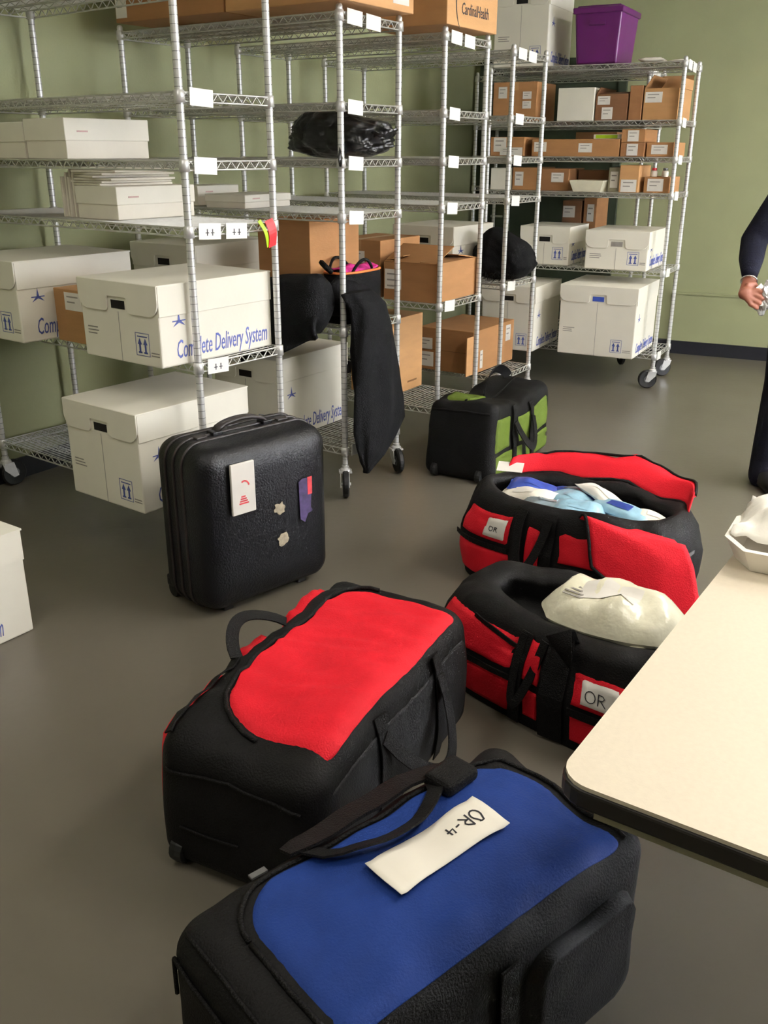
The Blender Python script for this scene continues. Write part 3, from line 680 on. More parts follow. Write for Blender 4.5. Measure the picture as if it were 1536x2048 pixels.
b = MB(); s.cord(b, [('T', -.33 + .16 * (1 - math.cos(R(a))), -.02 + .16 * math.sin(R(a))) for a in range(0, 91, 15)] + lerp_path([('T', -.17, .14), ('T', .26, .14)], 14) + [('T', .25 + .10 * math.sin(R(a)), .04 + .10 * math.cos(R(a))) for a in range(0, 91, 15)], .006, .004); b.build('zip_track', 'web', t, True)
b = MB(); s.cord(b, lerp_path([('L', .17, .30), ('L', .0, .335), ('L', -.17, .30)], 8), .004, .003); s.cord(b, lerp_path([('L', .13, .14), ('L', -.02, .145)], 8), .003, .003); b.build('end_piping', 'web', t, True)
for a in (-.13, .16): s.band(MB(), lerp_path([('F', a, .35), ('F', a - .01, .05)], 10), .04, .008).build('strap', 'web', t)
p0 = s.pt('F', -.13, .30, .01); p1 = s.pt('F', .16, .30, .01)
b = MB(); b.ribbon(arc_loop(p0, p1, (.12, -.42, -.85), .19, 16), [Vector((0, -.9, .35))] * 17, .036, .004); b.build('handle', 'web', t)
p0 = s.pt('T', -.12, .185, .004); p1 = s.pt('T', .10, .19, .004)
b = MB(); b.ribbon(arc_loop(p0, p1, (.0, .75, .5), .085, 16), [Vector((0, -.4, .9))] * 17, .032, .004); b.build('handle', 'web', t)
for a0, a1, z0, z1 in ((-.37, -.14, .12, .37), (-.08, .06, .12, .36), (.14, .34, .10, .375)): s.patch(MB(), 'K', a0, a1, z0, z1, (.03,) * 4, .010 if a0 < -.3 else .024, 16, 10).build('back_panel', 'red_fab', t, True)
s.band(MB(), lerp_path([('T', -.385, .19), ('T', -.2, .195), ('T', -.12, .185)], 6), .026, .004, .004).build('compression_strap', 'web', t)
s.band(MB(), lerp_path([('K', -.3, .29), ('K', .3, .31)], 12), .03, .012, .004).build('compression_strap', 'web', t)
for y in (-.15, .15): MB().lathe([(.012, -.018), (.034, -.016), (.036, 0), (.034, .016), (.012, .018)], 18, T=frame_T((-.395, y, .037), (1, 0, 0), (0, 0, 1))).build('wheel', 'rubber', t)

# ------------------------------------------------------------------ blue-topped duffel with taped paper sign
def df_blue(p):
    x, y, z = p; q = Vector(p); u = x / .39; hgt = z / .375
    q.z -= hgt * .035 * u * u; q.z -= hgt * .012 * math.exp(-((u + .1) / .4) ** 2)
    q.y *= 1 + .09 * math.sin(math.pi * min(1, hgt)) * (1 - u * u * .5)
    wr = .004 * nz((x, y * 1.3, z), 16, 8) + .010 * nz((x, y, z), 6, 5)
    if y < -.12 or x > .3: wr += .012 * nz((x, y, z * 1.4), 11, 2)
    q += Vector((.3 if x > .25 else 0, .5 if y > 0 else -.5, 1)) * wr * min(1, hgt * 1.5)
    if z < .02: q.z = max(q.z, 0)
    return q
t = thing('duffel_bag', 'black duffel bag with a blue top panel and handwritten paper sign', 'duffel bag', (.067, 1.25, 0.001), R(40.2), 'duffel bags on the floor')
s = Soft(.39, .185, .385, .055, df_blue)
s.body().build('body', 'black_fab', t, True, True)
s.patch(MB(), 'T', -.30, .335, -.19, .135, (.02, .03, .10, .09), .004, 46, 28).build('top_panel', 'blue_fab', t, True)
b = MB(); s.cord(b, [('T', -.31 + .09 * (1 - math.cos(R(a))), .055 + .09 * math.sin(R(a))) for a in range(0, 91, 15)] + lerp_path([('T', -.21, .145), ('T', .25, .145)], 14) + [('T', .25 + .095 * math.sin(R(a)), .05 + .095 * math.cos(R(a))) for a in range(0, 91, 15)] + lerp_path([('T', .345, .04), ('T', .345, -.17)], 6), .005, .003)
s.cord(b, lerp_path([('T', -.31, .05), ('T', -.31, -.17)], 6), .005, .003); b.build('zip_track', 'web', t, True)
b = MB(); s.cord(b, lerp_path([('L', .16, .25), ('L', .15, .335), ('L', -.15, .335), ('L', -.16, .25)], 6), .004, .004); s.cord(b, [('T', -.375, a / 100) for a in range(-15, 16, 3)], .004, .003); b.build('end_piping', 'web', t, True)
s.patch(MB(), 'F', .04, .33, .05, .29, (.05, .05, .05, .05), .024, 20, 14).build('side_pocket', 'black_fab', t, True)
for a in (.0, -.22): s.band(MB(), lerp_path([('F', a, .32), ('F', a, .05)], 10), .04, .008).build('strap', 'web', t)
s.patch(MB(), 'K', -.33, .33, .06, .31, (.05,) * 4, .004, 24, 14).build('back_panel', 'blue_fab', t, True)
b = MB(); n = 14; N = [Vector((0, .25, 1))] * (n + 1)
b.ribbon([s.pt('T', -.17 + .39 * i / n, .155 + .012 * math.sin(i / n * math.pi), .014 + .012 * math.sin(i / n * math.pi)) for i in range(n + 1)], N, [.03 + .026 * math.sin(math.pi * i / n) ** .4 for i in range(n + 1)], .006); b.build('handle', 'web', t)
b = MB(); b.ribbon([s.pt('T', -.14 + .30 * i / n, .15 - .085 * math.sin(i / n * math.pi) ** .6, .012 + .016 * math.sin(i / n * math.pi)) for i in range(n + 1)], [Vector((0, .5, .85))] * (n + 1), .032, .004); b.build('handle', 'web', t)
bevel(MB().box((-.045, -.035, 0), (.045, .035, .03), Matrix.Translation(s.pt('T', .185, .125, .006)) @ Matrix.Rotation(.1, 4, 'Z')).build('grip_wrap', 'web', t), .012, 3)
b = MB(); bt = s.pt('T', -.22, .175, .006); b.box((-.016, -.006, 0), (.016, .006, .004), Matrix.Translation(bt)); b.build('zip_pull', 'zip', t)
sg = MB()
sg.grid(lambda u, v: s.pt('T', -.085 + .255 * u, -.04 + .09 * v + .008 * math.sin(u * 3.1), .011 + .003 * math.sin(u * 9) + (.006 if u in (0, 1) else 0)), 18, 8)
paper = sg.build('paper_sign', 'paper', t, True); m_ = paper.modifiers.new('thick', 'SOLIDIFY'); m_.thickness = .0012; m_.offset = 1
hb_ = MB()
for l in hand_or(.024): hb_.ribbon([s.pt('T', .148 - x, .018 - y + .008 * math.sin((.233 - x) / .255 * 3.1), .0125 + .003 * math.sin((.233 - x) / .255 * 9)) for x, y in l], Vector((0, 0, 1)), .0032, .0008)
hb_.build('handwriting', 'ink', paper)

# ------------------------------------------------------------------ hard black suitcase
t = thing('suitcase', 'black hard-shell suitcase standing upright with a white tag and stickers', 'suitcase', (-.492, 3.10, 0), R(44))
def rshell(hw, h0, h1, y0, y1, r, crown, inset=0):
    """rounded-rect shell in XZ, from y0 (seam) to y1 (face) with crowned face"""
    b = MB(); rings = []
    steps = [(0, 0), (.35, 0), (.7, .006), (.88, .018), (1, .045)]
    def outline(ins):
        w_, a, c = hw - ins, h0 + ins, h1 - ins; rr = max(.02, r - ins); out = []
        for cx, cz, a0 in ((w_ - rr, c - rr, 0), (-w_ + rr, c - rr, 90), (-w_ + rr, a + rr, 180), (w_ - rr, a + rr, 270)):
            for k in range(9): an = R(a0 + k * 90 / 8); out.append((cx + rr * math.cos(an), cz + rr * math.sin(an)))
        return out
    vs = []; n = 36
    for f_, ins in steps:
        for x, z in outline(ins + inset): vs.append((x, y0 + (y1 - y0) * f_, z))
    k = len(steps)
    for q in (.75, .45, .15):
        o = outline(.045 + inset); cz = (h0 + h1) / 2
        for x, z in o: vs.append((x * q, y1 + (crown * (1 - q * q)) * (1 if y1 > y0 else -1), cz + (z - cz) * q))
    fs = [(j * n + i, j * n + (i + 1) % n, (j + 1) * n + (i + 1) % n, (j + 1) * n + i) for j in range(k + 2) for i in range(n)]
    fs.append(tuple((k + 2) * n + i for i in range(n))); b.add(vs, fs); return b
rshell(.275, .014, .605, .004, -.145, .075, .010).build('front_shell', 'case', t, True)
rshell(.275, .014, .605, .016, .145, .075, .010).build('back_shell', 'case', t, True)
def rim(y, ins, r, n_=36):
    hw, h0, h1, rr = .275 - ins, .014 + ins, .605 - ins, .075 - ins; out = []
    for cx, cz, a0 in ((hw - rr, h1 - rr, 0), (-hw + rr, h1 - rr, 90), (-hw + rr, h0 + rr, 180), (hw - rr, h0 + rr, 270)):
        for k in range(9): an = R(a0 + k * 90 / 8); out.append((cx + rr * math.cos(an), y, cz + rr * math.sin(an)))
    return out
b = MB()
for y in (-.04, .0105, .06): b.tube(rim(y, -.001, 0), .006, 6, closed=True)
b.build('rim_bead', 'case_trim', t, True)
b = MB(); n = 14
hp = [(-.10 + .2 * i / n, .01, .606 + .030 * math.sin(math.pi * i / n) ** .5) for i in range(n + 1)]
b.ribbon(hp, [Vector((0, 0, 1)) if 2 < i < n - 2 else Vector((-.7 if i <= 2 else .7, 0, .7)) for i in range(n + 1)], .034, .012); h_ = b.build('handle', 'case_trim', t, True)
b = MB()
for x in (-.105, .105): b.box((x - .02, -.012, .598), (x + .02, .032, .617))
bevel(b.build('handle_mount', 'case', t), .004)
for x in (-.17, .17): bevel(MB().box((x - .022, -.014, .598), (x + .022, .02, .612)).build('latch', 'case_trim', t), .003)
for x in (-.235, .235):
    MB().lathe([(.01, -.014), (.028, -.013), (.03, 0), (.028, .013), (.01, .014)], 18, T=frame_T((x, .125, .0305), (0, 1, 0), (0, 0, 1))).build('wheel', 'rubber', t)
    bevel(MB().box((x - .02, .095, .04), (x + .02, .155, .085)).build('wheel_housing', 'case', t), .008)
    bevel(MB().box((x * .7 - .02, -.10, .0), (x * .7 + .02, -.06, .02)).build('glide', 'rubber', t), .004)
Tf = frame_T((0, -.1575, 0), (1, 0, 0), (0, 0, 1))
tg = MB(); tg.box((-.17, .37, 0), (-.075, .548, .010), Tf)
tg = bevel(tg.build('luggage_tag', 'label', t), .003); tg['label'] = 'white card luggage tag with red print'
b = MB(); b.ribbon([Tf @ Vector((-.12 + .02 * math.cos(a), .46 + .025 * math.sin(a), .0102)) for a in [i * .3 for i in range(1, 8)]], (0, -1, 0), .005, .0008)
for k in range(4): b.box((-.143 + .003 * k, .405 + k * .008, .010), (-.105 - .004 * k, .41 + k * .008, .0108), Tf)
b.build('tag_print', 'redprint', tg)
b = MB(); b.prism([(.12, .28), (.115, .42), (.133, .43), (.175, .425), (.168, .315), (.178, .30), (.155, .295), (.14, .265)], .0012, Tf); st = b.build('sticker', 'sticker', t)
MB().box((.155, .365, .0012), (.175, .43, .002), Tf).build('sticker_stripe', 'redprint', st)
rr = random.Random(9)
for cx, cz, rx in ((.03, .345, .028), (.042, .225, .030)):
    pl = []
    for i in range(16): a = 2 * math.pi * i / 16; k = rr.uniform(.65, 1.15); pl.append((cx + rx * k * math.cos(a), cz + rx * k * .85 * math.sin(a)))
    MB().prism(pl, .001, Tf).build('peeled_sticker', 'peel', t)

# ------------------------------------------------------------------ green and black duffel
def df_green(p):
    x, y, z = p; q = Vector(p); u = x / .34; hgt = z / .36
    q.z -= hgt * (.05 * math.exp(-((u - .1) / .5) ** 2) - .01); q.y *= 1 + .10 * (1 - hgt)
    q.x += -.03 * (1 - hgt) * (1 if u < -.5 else 0)
    q += Vector((0, .4 if y > 0 else -.6, 1)) * (.016 * nz((x, y, z), 7, 4) + .006 * nz((x, y, z), 18, 6)) * min(1, hgt * 2)
    if z < .02: q.z = max(q.z, 0)
    return q
t = thing('duffel_bag', 'black and olive green duffel bag on the floor by the rack casters', 'duffel bag', (.545, 4.62, .001), R(59), 'duffel bags on the floor')
s = Soft(.35, .175, .37, .05, df_green)
s.body(20).build('body', 'black_fab', t, True, True)
for q, cr in (((-.32, .0, .03, .13), (.03, .01, .01, .01)), ((-.32, -.16, .15, .30), (.01,) * 4), ((-.07, .31, .15, .30), (.01, .01, .03, .01)), ((.03, .32, .03, .13), (.01, .03, .01, .01))):
    s.patch(MB(), 'F', *q, cr, .006, 14, 10).build('side_panel', 'green_fab', t, True)
for a in (-.13, .09): s.band(MB(), lerp_path([('F', a, .35), ('F', a, .03)], 10), .045, .01).build('strap', 'web', t)
p0 = s.pt('F', -.13, .27, .014); p1 = s.pt('F', .09, .27, .014)
b = MB(); b.ribbon(arc_loop(p0, p1, (0, -.35, -.9), .15, 14), [Vector((0, -1, .2))] * 15, .04, .005); b.build('handle', 'web', t)
b = MB(); s.patch(b, 'T', -.30, -.10, -.03, .12, (.04,) * 4, .008, 14, 10); b.build('top_patch', 'green_fab', t, True)
p0 = s.pt('T', .02, .05, .004); p1 = s.pt('T', .28, .03, .004)
b = MB(); b.ribbon(arc_loop(p0, p1, (0, .2, 1), .08, 14), [Vector((0, .8, .5))] * 15, .05, .006); b.build('handle', 'web', t)
b = MB(); s.cord(b, lerp_path([('L', .15, .33), ('L', -.15, .33)], 10), .005, .003); s.cord(b, lerp_path([('T', -.3, .0), ('T', .3, .0)], 14), .005, .003); b.build('zip_track', 'web', t, True)
b = MB(); b.prism(circ(0, 0, .012, .012)[:-1], .002, frame_T(s.pt('F', .27, .10, .012), (1, 0, 0), (0, 0, 1))); b.build('badge', 'silver', t)
for y in (-.12, .12): MB().lathe([(.01, -.016), (.032, -.014), (.034, 0), (.032, .014), (.01, .016)], 16, T=frame_T((-.365, y, .035), (1, 0, 0), (0, 0, 1))).build('wheel', 'rubber', t)

# ------------------------------------------------------------------ open red duffels (lofted shells)
class Open:
    def __init__(s, a, b, H, pw, seed, top=.86, opn=(.72, .62)): s.a, s.b, s.H, s.p, s.seed, s.top, s.opn = a, b, H, pw, seed, top, opn
    def prof(s, t):
        # t 0..1 outer wall from floor to rim, 1..1.5 inward to opening, >1.5 inside
        if t <= 1:
            k = 1.0 + .05 * math.sin(math.pi * t) - (1 - s.top) * t ** 3; return k, k, s.H * (1 - (1 - t) ** 1.15) if t > .0 else 0
        if t <= 1.5:
            u = (t - 1) / .5; return s.top + (s.opn[0] - s.top) * u, s.top + (s.opn[1] - s.top) * u, s.H * (1 + .05 * math.sin(math.pi * u))
        u = (t - 1.5) / .5; return s.opn[0] * (1 + .1 * u), s.opn[1] * (1 + .1 * u), s.H * (1 - .34 * u)
    def pt(s, th, t, off=0.0):
        ka, kb, z = s.prof(t); c, sn = math.cos(th), math.sin(th); e = 2 / s.p
        if t > 1: e = 2 / (s.p + (2.1 - s.p) * min(1, (t - 1) * 2))
        x = (s.a * ka + off * (t <= 1.2)) * math.copysign(abs(c) ** e, c); y = (s.b * kb + off * (t <= 1.2)) * math.copysign(abs(sn) ** e, sn)
        if t > 1: z += off
        q = Vector((x, y, z)); wv = .016 * nz(q, 6, s.seed) + .007 * nz(q, 16, s.seed + 3)
        if t > .03: q.z += wv * min(1, t * 2) * (1.2 if t > .7 else .5); q += Vector((c, sn, 0)) * wv * min(1, t * 3)
        return q
    def shell(s):
        b = MB(); ts = [0, .02, .06, .12, .2, .3, .4, .5, .6, .7, .8, .88, .94, 1, 1.08, 1.2, 1.35, 1.5, 1.6, 1.8, 2.0]; n = 96
        vs = [s.pt(2 * math.pi * i / n, t) for t in ts for i in range(n)]
        b.add(vs, [(j * n + i, j * n + (i + 1) % n, (j + 1) * n + (i + 1) % n, (j + 1) * n + i) for j in range(len(ts) - 1) for i in range(n)] + [tuple(range(n - 1, -1, -1)), tuple((len(ts) - 1) * n + i for i in range(n))])
        return b
    def patch(s, b, t0, t1, h0, h1, off=.006, nu=18, nv=12, skew=0):
        vs = []
        for j in range(nv):
            for i in range(nu):
                ed = i in (0, nu - 1) or j in (0, nv - 1); v = j / (nv - 1); u = i / (nu - 1)
                vs.append(s.pt(R(t0 + (t1 - t0) * u + skew * v), h0 + (h1 - h0) * v, -.004 if ed else off))
        b.add(vs, [(j * nu + i, j * nu + i + 1, (j + 1) * nu + i + 1, (j + 1) * nu + i) for j in range(nv - 1) for i in range(nu - 1)]); return b
    def band(s, b, pts, wd, off=.010):
        P = [s.pt(R(a), t, off) for a, t in pts]; N = [(s.pt(R(a), t, off + .02) - s.pt(R(a), t, 0)).normalized() for a, t in pts]
        return b.ribbon(P, N, wd, .004)
    def fx(s, x):
        # angle on the front (-Y) side for a local x at mid height
        u = max(-1, min(1, x / (s.a * 1.02))); c = math.copysign(abs(u) ** (s.p / 2), u); return 360 - math.degrees(math.acos(c))
    def xpatch(s, b, x0, x1, h0, h1, off=.006, nu=16, nv=12, slant=0.0):
        vs = []
        for j in range(nv):
            for i in range(nu):
                ed = i in (0, nu - 1) or j in (0, nv - 1); v = j / (nv - 1); u = i / (nu - 1)
                vs.append(s.pt(R(s.fx(x0 + (x1 - x0) * u)), h0 + (h1 - h0) * v + slant * (u - .5), -.004 if ed else off))
        b.add(vs, [(j * nu + i, j * nu + i + 1, (j + 1) * nu + i + 1, (j + 1) * nu + i) for j in range(nv - 1) for i in range(nu - 1)]); return b
    def xline(s, x0, h0, x1, h1, n=12): return [(s.fx(x0 + (x1 - x0) * i / n), h0 + (h1 - h0) * i / n) for i in range(n + 1)]
    def line(s, a0, h0, a1, h1, n=10): return [(a0 + (a1 - a0) * i / n, h0 + (h1 - h0) * i / n) for i in range(n + 1)]
def pillow(label, cat, mt, loc, rot, ww, dd, hh, seed, group=None, name='wrapped_pack', mt2=None, rnd=0.0):
    t = thing(name, label, cat, loc, 0, group); t.rotation_euler = rot
    def f(u, v, sg):
        a_, b_ = 2 * u - 1, 2 * v - 1; x, y = a_ * math.sqrt(1 - rnd * b_ * b_ / 2) * ww / 2, b_ * math.sqrt(1 - rnd * a_ * a_ / 2) * dd / 2; e = max(0, (1 - abs(2 * u - 1) ** 3) * (1 - abs(2 * v - 1) ** 3)) ** .6
        return Vector((x * (1 + .06 * nz((x, y, sg), 14, seed)), y, sg * e * hh / 2 + .25 * hh * nz((x, y, sg * .02), 15, seed) * e))
    MB().grid(lambda u, v: f(u, v, 1), 16, 16).grid(lambda u, v: f(u, v, -1), 16, 16).build('wrapper', mt, t, True, True)
    b = MB(); b.grid(lambda u, v: f(.28 + .4 * u, .3 + .35 * v, 1) + Vector((0, 0, .002)), 6, 6); b.build('printed_patch', mt2 or 'label', t, True)
    return t
# --- far open duffel
A3 = (.715, 3.17, .001); R3 = R(-33)
t = thing('duffel_bag', 'open red and black duffel bag full of blue and white packages', 'duffel bag', A3, R3, 'duffel bags on the floor')
s = Open(.415, .235, .325, 3.2, 11, top=.9, opn=(.80, .66))
s.shell().build('body', 'black_fab', t, True)
for q in ((-.40, -.155, .06, .42), (-.385, -.165, .50, .86), (-.10, -.045, .1, .8), (.02, .36, .1, .38), (.02, .36, .45, .78)): s.xpatch(MB(), *q).build('side_panel', 'red_fab', t, True)
s.patch(MB(), 325, 352, .06, .42, .004).build('end_panel', 'grey_fab', t, True)
for q, ww in (((-.128, .03, -.132, 1.0), .045), ((-.02, .03, -.015, 1.0), .042), ((-.39, .46, -.16, .46), .018), ((.02, .415, .36, .415), .022)): s.band(MB(), s.xline(*q), ww).build('strap', 'web', t)
p0 = s.pt(R(s.fx(-.13)), .9, .014); p1 = s.pt(R(s.fx(-.02)), .9, .014)
MB().ribbon(arc_loop(p0, p1, (-.1, -.3, -.95), .19, 16, .6), [Vector((-.1, -1, .1))] * 17, .03, .004).build('handle', 'web', t)
s.band(MB(), s.line(332, .66, 356, .66), .012, .006).build('end_zip', 'zip', t)
o = s.xpatch(MB(), -.285, -.175, .53, .83, .012, 10, 8).build('paper_tag', 'label', t, True); o['label'] = 'pale paper tag behind a clear pocket'
hw_ = MB()
for l in hand_or(.022, dash=False, four=False): hw_.ribbon([s.pt(R(s.fx(-.25 + x)), .64 + y * 3.2, .0145) for x, y in l], Vector((-.4, -.9, .1)), .0026, .0006)
hw_.build('handwriting', 'ink', o)
# far lid, folded back over the rim
def flap3(u, v):
    th = R(158 - 152 * u); p = s.pt(th, 1.06); k = .62 + .38 * math.sin(math.pi * min(1, u * 1.0 + .0)) ** .5
    return p + Vector((.02, .72, .40)).normalized() * (.135 * v * k) + Vector((0, 0, .022 * math.sin(v * 3.0))) + Vector((0, .01, .012)) * 2 * nz((p.x, v * .3, 0), 8, 2)
o = MB().grid(flap3, 30, 10).build('back_flap', 'red_fab', t, True); m_ = o.modifiers.new('thick', 'SOLIDIFY'); m_.thickness = .006
b = MB(); b.tube([flap3(u / 24, 1) for u in range(25)], .006, 6); b.build('flap_piping', 'web', o, True)
b = MB(); b.tube([flap3(u / 24, 0) for u in range(25)], .007, 6); b.build('flap_piping', 'web', o, True)
# front lid, hanging over the side towards the second red bag
def flap4(u, v):
    a = s.pt(R(s.fx(.10)), 1.03); c = s.pt(R(s.fx(.40)), .86); p = a.lerp(c, u) + Vector((0, -.014, .012))
    d = Vector((.55 + .1 * u, -.50, -.22 - .65 * v)); k = .10 + .20 * min(1, u * 1.2 + .25)
    return p + d * (v * k) + Vector((0, 0, .04 * math.sin(math.pi * min(1, v * 1.2)))) + Vector((0, 0, .016)) * nz((p.x, p.y, v), 6, 5)
o = MB().grid(flap4, 18, 14).build('front_flap', 'red_fab', t, True); m_ = o.modifiers.new('thick', 'SOLIDIFY'); m_.thickness = .006
b = MB(); b.tube([flap4(0, v / 12) for v in range(13)] + [flap4(u / 14, 1) for u in range(1, 15)], .006, 6); b.build('flap_piping', 'web', o, True)
tc = s.pt(R(160), 1.05); MB().box((-.05, -.03, 0), (.05, .03, .0015), Matrix.Translation(tc + Vector((.01, .02, .02))) @ Matrix.Rotation(.3, 4, 'Z') @ Matrix.Rotation(.35, 4, 'X')).build('corner_tag', 'label', t)
def in3(x, y, z): c, sn = math.cos(R3), math.sin(R3); return (A3[0] + x * c - y * sn, A3[1] + x * sn + y * c, z)
packs = [('deep blue wrapped pack in the far corner of the open duffel', 'midblue', -.20, .05, .305, (.1, .15, .2), .20, .11, .05, 'midblue'),
 ('white wrapped pack along the left rim of the open duffel', 'paper', -.20, -.025, .30, (.2, -.1, -.1), .22, .10, .05, 'label'),
 ('clear grey pack lying in the middle of the open duffel', 'greywrap', -.10, -.07, .298, (-.1, .1, .5), .16, .12, .05, 'greywrap'),
 ('pale blue folded pack at the front rim of the open duffel', 'ltblue', .03, -.085, .308, (.15, .05, .2), .18, .12, .05, 'ltblue'),
 ('white sleeve lying slanted across the open duffel', 'label', .07, .06, .322, (-.15, .1, -.55), .26, .085, .04, 'paper'),
 ('pale blue pack under the white sleeve in the open duffel', 'ltblue', -.02, .01, .30, (0, .1, -.5), .22, .13, .05, 'ltblue'),
 ('strip of blue and white pack near the right end of the open duffel', 'ltblue', .16, -.02, .316, (.1, 0, -.35), .25, .09, .045, 'midblue'),
 ('small white corner pack at the right end of the open duffel', 'paper', .27, -.02, .302, (.1, .3, .3), .12, .10, .05, 'label'),
 ('blue and white pack tucked at the right front of the open duffel', 'ltblue', .15, -.105, .296, (.2, 0, 0), .18, .08, .04, 'midblue'),
 ('dark blue pack under the back lid of the open duffel', 'midblue', -.06, .10, .292, (-.1, 0, -.2), .20, .09, .05, 'greywrap')]
for i, (lb, mt_, x, y, z, rot, ww, dd, hh, m2) in enumerate(packs):
    pillow(lb, 'pack', mt_, in3(x, y, z), (rot[0], rot[1], rot[2] + R3), ww, dd, hh, i + 1, 'packs in the open duffel', mt2=m2)
# --- near open duffel, partly under the table
A4 = (.565, 2.36, .001); R4 = R(-46)
t = thing('duffel_bag', 'open red and black duffel bag holding a clear bag of supplies beside the table', 'duffel bag', A4, R4, 'duffel bags on the floor')
s = Open(.43, .225, .285, 3.2, 23, top=.88, opn=(.66, .52))
s.shell().build('body', 'black_fab', t, True)
for q in ((-.415, -.06, .05, .40), (-.40, -.07, .48, .9), (-.035, .03, .45, .92), (-.02, .03, .1, .40), (.13, .40, .08, .36), (.13, .40, .44, .80)): s.xpatch(MB(), *q).build('side_panel', 'red_fab', t, True)
for q, ww in (((-.045, .03, -.04, 1.0), .04), ((.08, .03, .085, 1.06), .07), ((-.405, .44, -.06, .44), .018), ((.13, .40, .40, .40), .022), ((-.25, .92, -.04, .80), .014)): s.band(MB(), s.xline(*q), ww).build('strap', 'web', t)
p0 = s.pt(R(s.fx(-.05)), .98, .014); p1 = s.pt(R(s.fx(.03)), .98, .014)
MB().ribbon(arc_loop(p0, p1, (-.1, -.3, -.95), .20, 16, .6), [Vector((-.1, -1, .1))] * 17, .026, .004).build('handle', 'web', t)
b = MB(); b.ribbon([s.pt(R(s.fx(.10)), 1.0, .01) + Vector((0, .02, .0)), s.pt(R(s.fx(.10)), 1.06, .03), s.pt(R(s.fx(.11)), 1.02, .05) + Vector((0, -.02, .015)), s.pt(R(s.fx(.13)), .9, .03)], Vector((-.3, -.4, 1)), [.05, .07, .07, .05], .004); b.build('folded_strap', 'web', t, True)
o = s.xpatch(MB(), .155, .275, .48, .78, .014, 10, 8).build('paper_tag', 'label', t, True); o['label'] = 'pale paper tag with handwriting'
hw_ = MB()
for l in hand_or(.032, four=False, dash=False): hw_.ribbon([s.pt(R(s.fx(.175 + x)), .57 + y * 3.4, .0165) for x, y in l], Vector((0, -1, .1)), .0026, .0006)
hw_.build('handwriting', 'ink', o)
c4, s4 = math.cos(R4), math.sin(R4)
def in4(x, y, z): return (A4[0] + x * c4 - y * s4, A4[1] + x * s4 + y * c4, z)
pk = pillow('big cream plastic bag of supplies bulging out of the near open duffel', 'plastic bag', 'poly', in4(.10, .0, .305), (.1, -.05, R4 + .16), .42, .23, .16, 31, name='supply_bag', rnd=.8)
b = MB(); Tp = frame_T((-.10, -.01, .068), (1, 0, -.12), (0, 1, .1))
for k in range(5): b.box((-.03 + .0, -.04 + k * .014, 0), (.03, -.034 + k * .014, .002), Tp)
b.build('printed_lines', 'grey_ink', pk)['kind'] = 'stuff'
pillow('orange trimmed clear packet showing below the cream bag', 'packet', 'orange', in4(.24, -.08, .275), (.2, 0, R4), .14, .06, .03, 37, name='clear_packet', mt2='poly')

# ------------------------------------------------------------------ beige folding table and what lies on it
TA = R(56); t = thing('folding_table', 'beige laminate folding table with dark edge at the right', 'table', (.224, 1.008, 0), TA)
TL, TWD = 1.83, .76   # local +X along the far-running left edge, local -Y across
c = .045
poly = rounded_poly([(0, 0), (TL, 0), (TL, -TWD), (0, -TWD)], [c, c, c, c], 6)
MB().prism(poly, .006, Matrix.Translation((0, 0, .734))).build('table_top', 'laminate', t)
po = rounded_poly([(-.003, .003), (TL + .003, .003), (TL + .003, -TWD - .003), (-.003, -TWD - .003)], [c] * 4, 6)
bevel(MB().prism(po, .0275, Matrix.Translation((0, 0, .706))).build('table_edge', 'edge', t), .004)
b = MB(); b.box((.05, -.06, .655), (TL - .05, -.04, .706)); b.box((.05, -TWD + .04, .655), (TL - .05, -TWD + .06, .706)); b.box((.05, -TWD + .06, .655), (.07, -.06, .706)); b.box((TL - .07, -TWD + .06, .655), (TL - .05, -.06, .706)); b.build('apron', 'apron', t)
for x in (.30, TL - .30):
    bevel(MB().box((x - .03, -.49, .03), (x + .03, -.41, .706)).build('leg', 'edge', t), .01)
    bevel(MB().box((x - .025, -.68, .0), (x + .025, -.26, .035)).build('foot', 'edge', t), .01)
    MB().tube([(x, -.45, .40), (x + (.32 if x < 1 else -.32), -.45, .70)], .009, 8).build('brace', 'apron', t)
# foam clamshell with crumpled paper on top
t = thing('foam_container', 'white foam tray with crumpled paper at the right edge on the table', 'container', (.81, 1.70, .741), R(-30))
b = MB()
def ring6(k, z): return [(x * k, y * k, z) for x, y in [(-.115, -.06), (-.07, -.12), (.13, -.12), (.13, .12), (-.07, .12), (-.115, .06)]]
vs = ring6(.82, 0) + ring6(1.0, .045) + ring6(1.03, .048) + ring6(.96, .05) + ring6(.78, .01); n = 6
b.add(vs, [tuple(range(5, -1, -1))] + [(j * n + i, j * n + (i + 1) % n, (j + 1) * n + (i + 1) % n, (j + 1) * n + i) for j in range(4) for i in range(n)] + [tuple(4 * n + i for i in range(n))]); b.build('foam_tray', 'foam', t)
def crump(u, v):
    x, y = (u - .5) * .26, (v - .5) * .25; e = max(0, (1 - abs(2 * u - 1) ** 4) * (1 - abs(2 * v - 1) ** 4))
    return Vector((x + .02, y + .07, .045 + .055 * e + .03 * nz((x, y, 0), 16, 6) + .015 * nz((x, y, 0), 38, 2)))
o = MB().grid(crump, 26, 26).build('crumpled_paper', 'foam', t, True); m_ = o.modifiers.new('thick', 'SOLIDIFY'); m_.thickness = .002

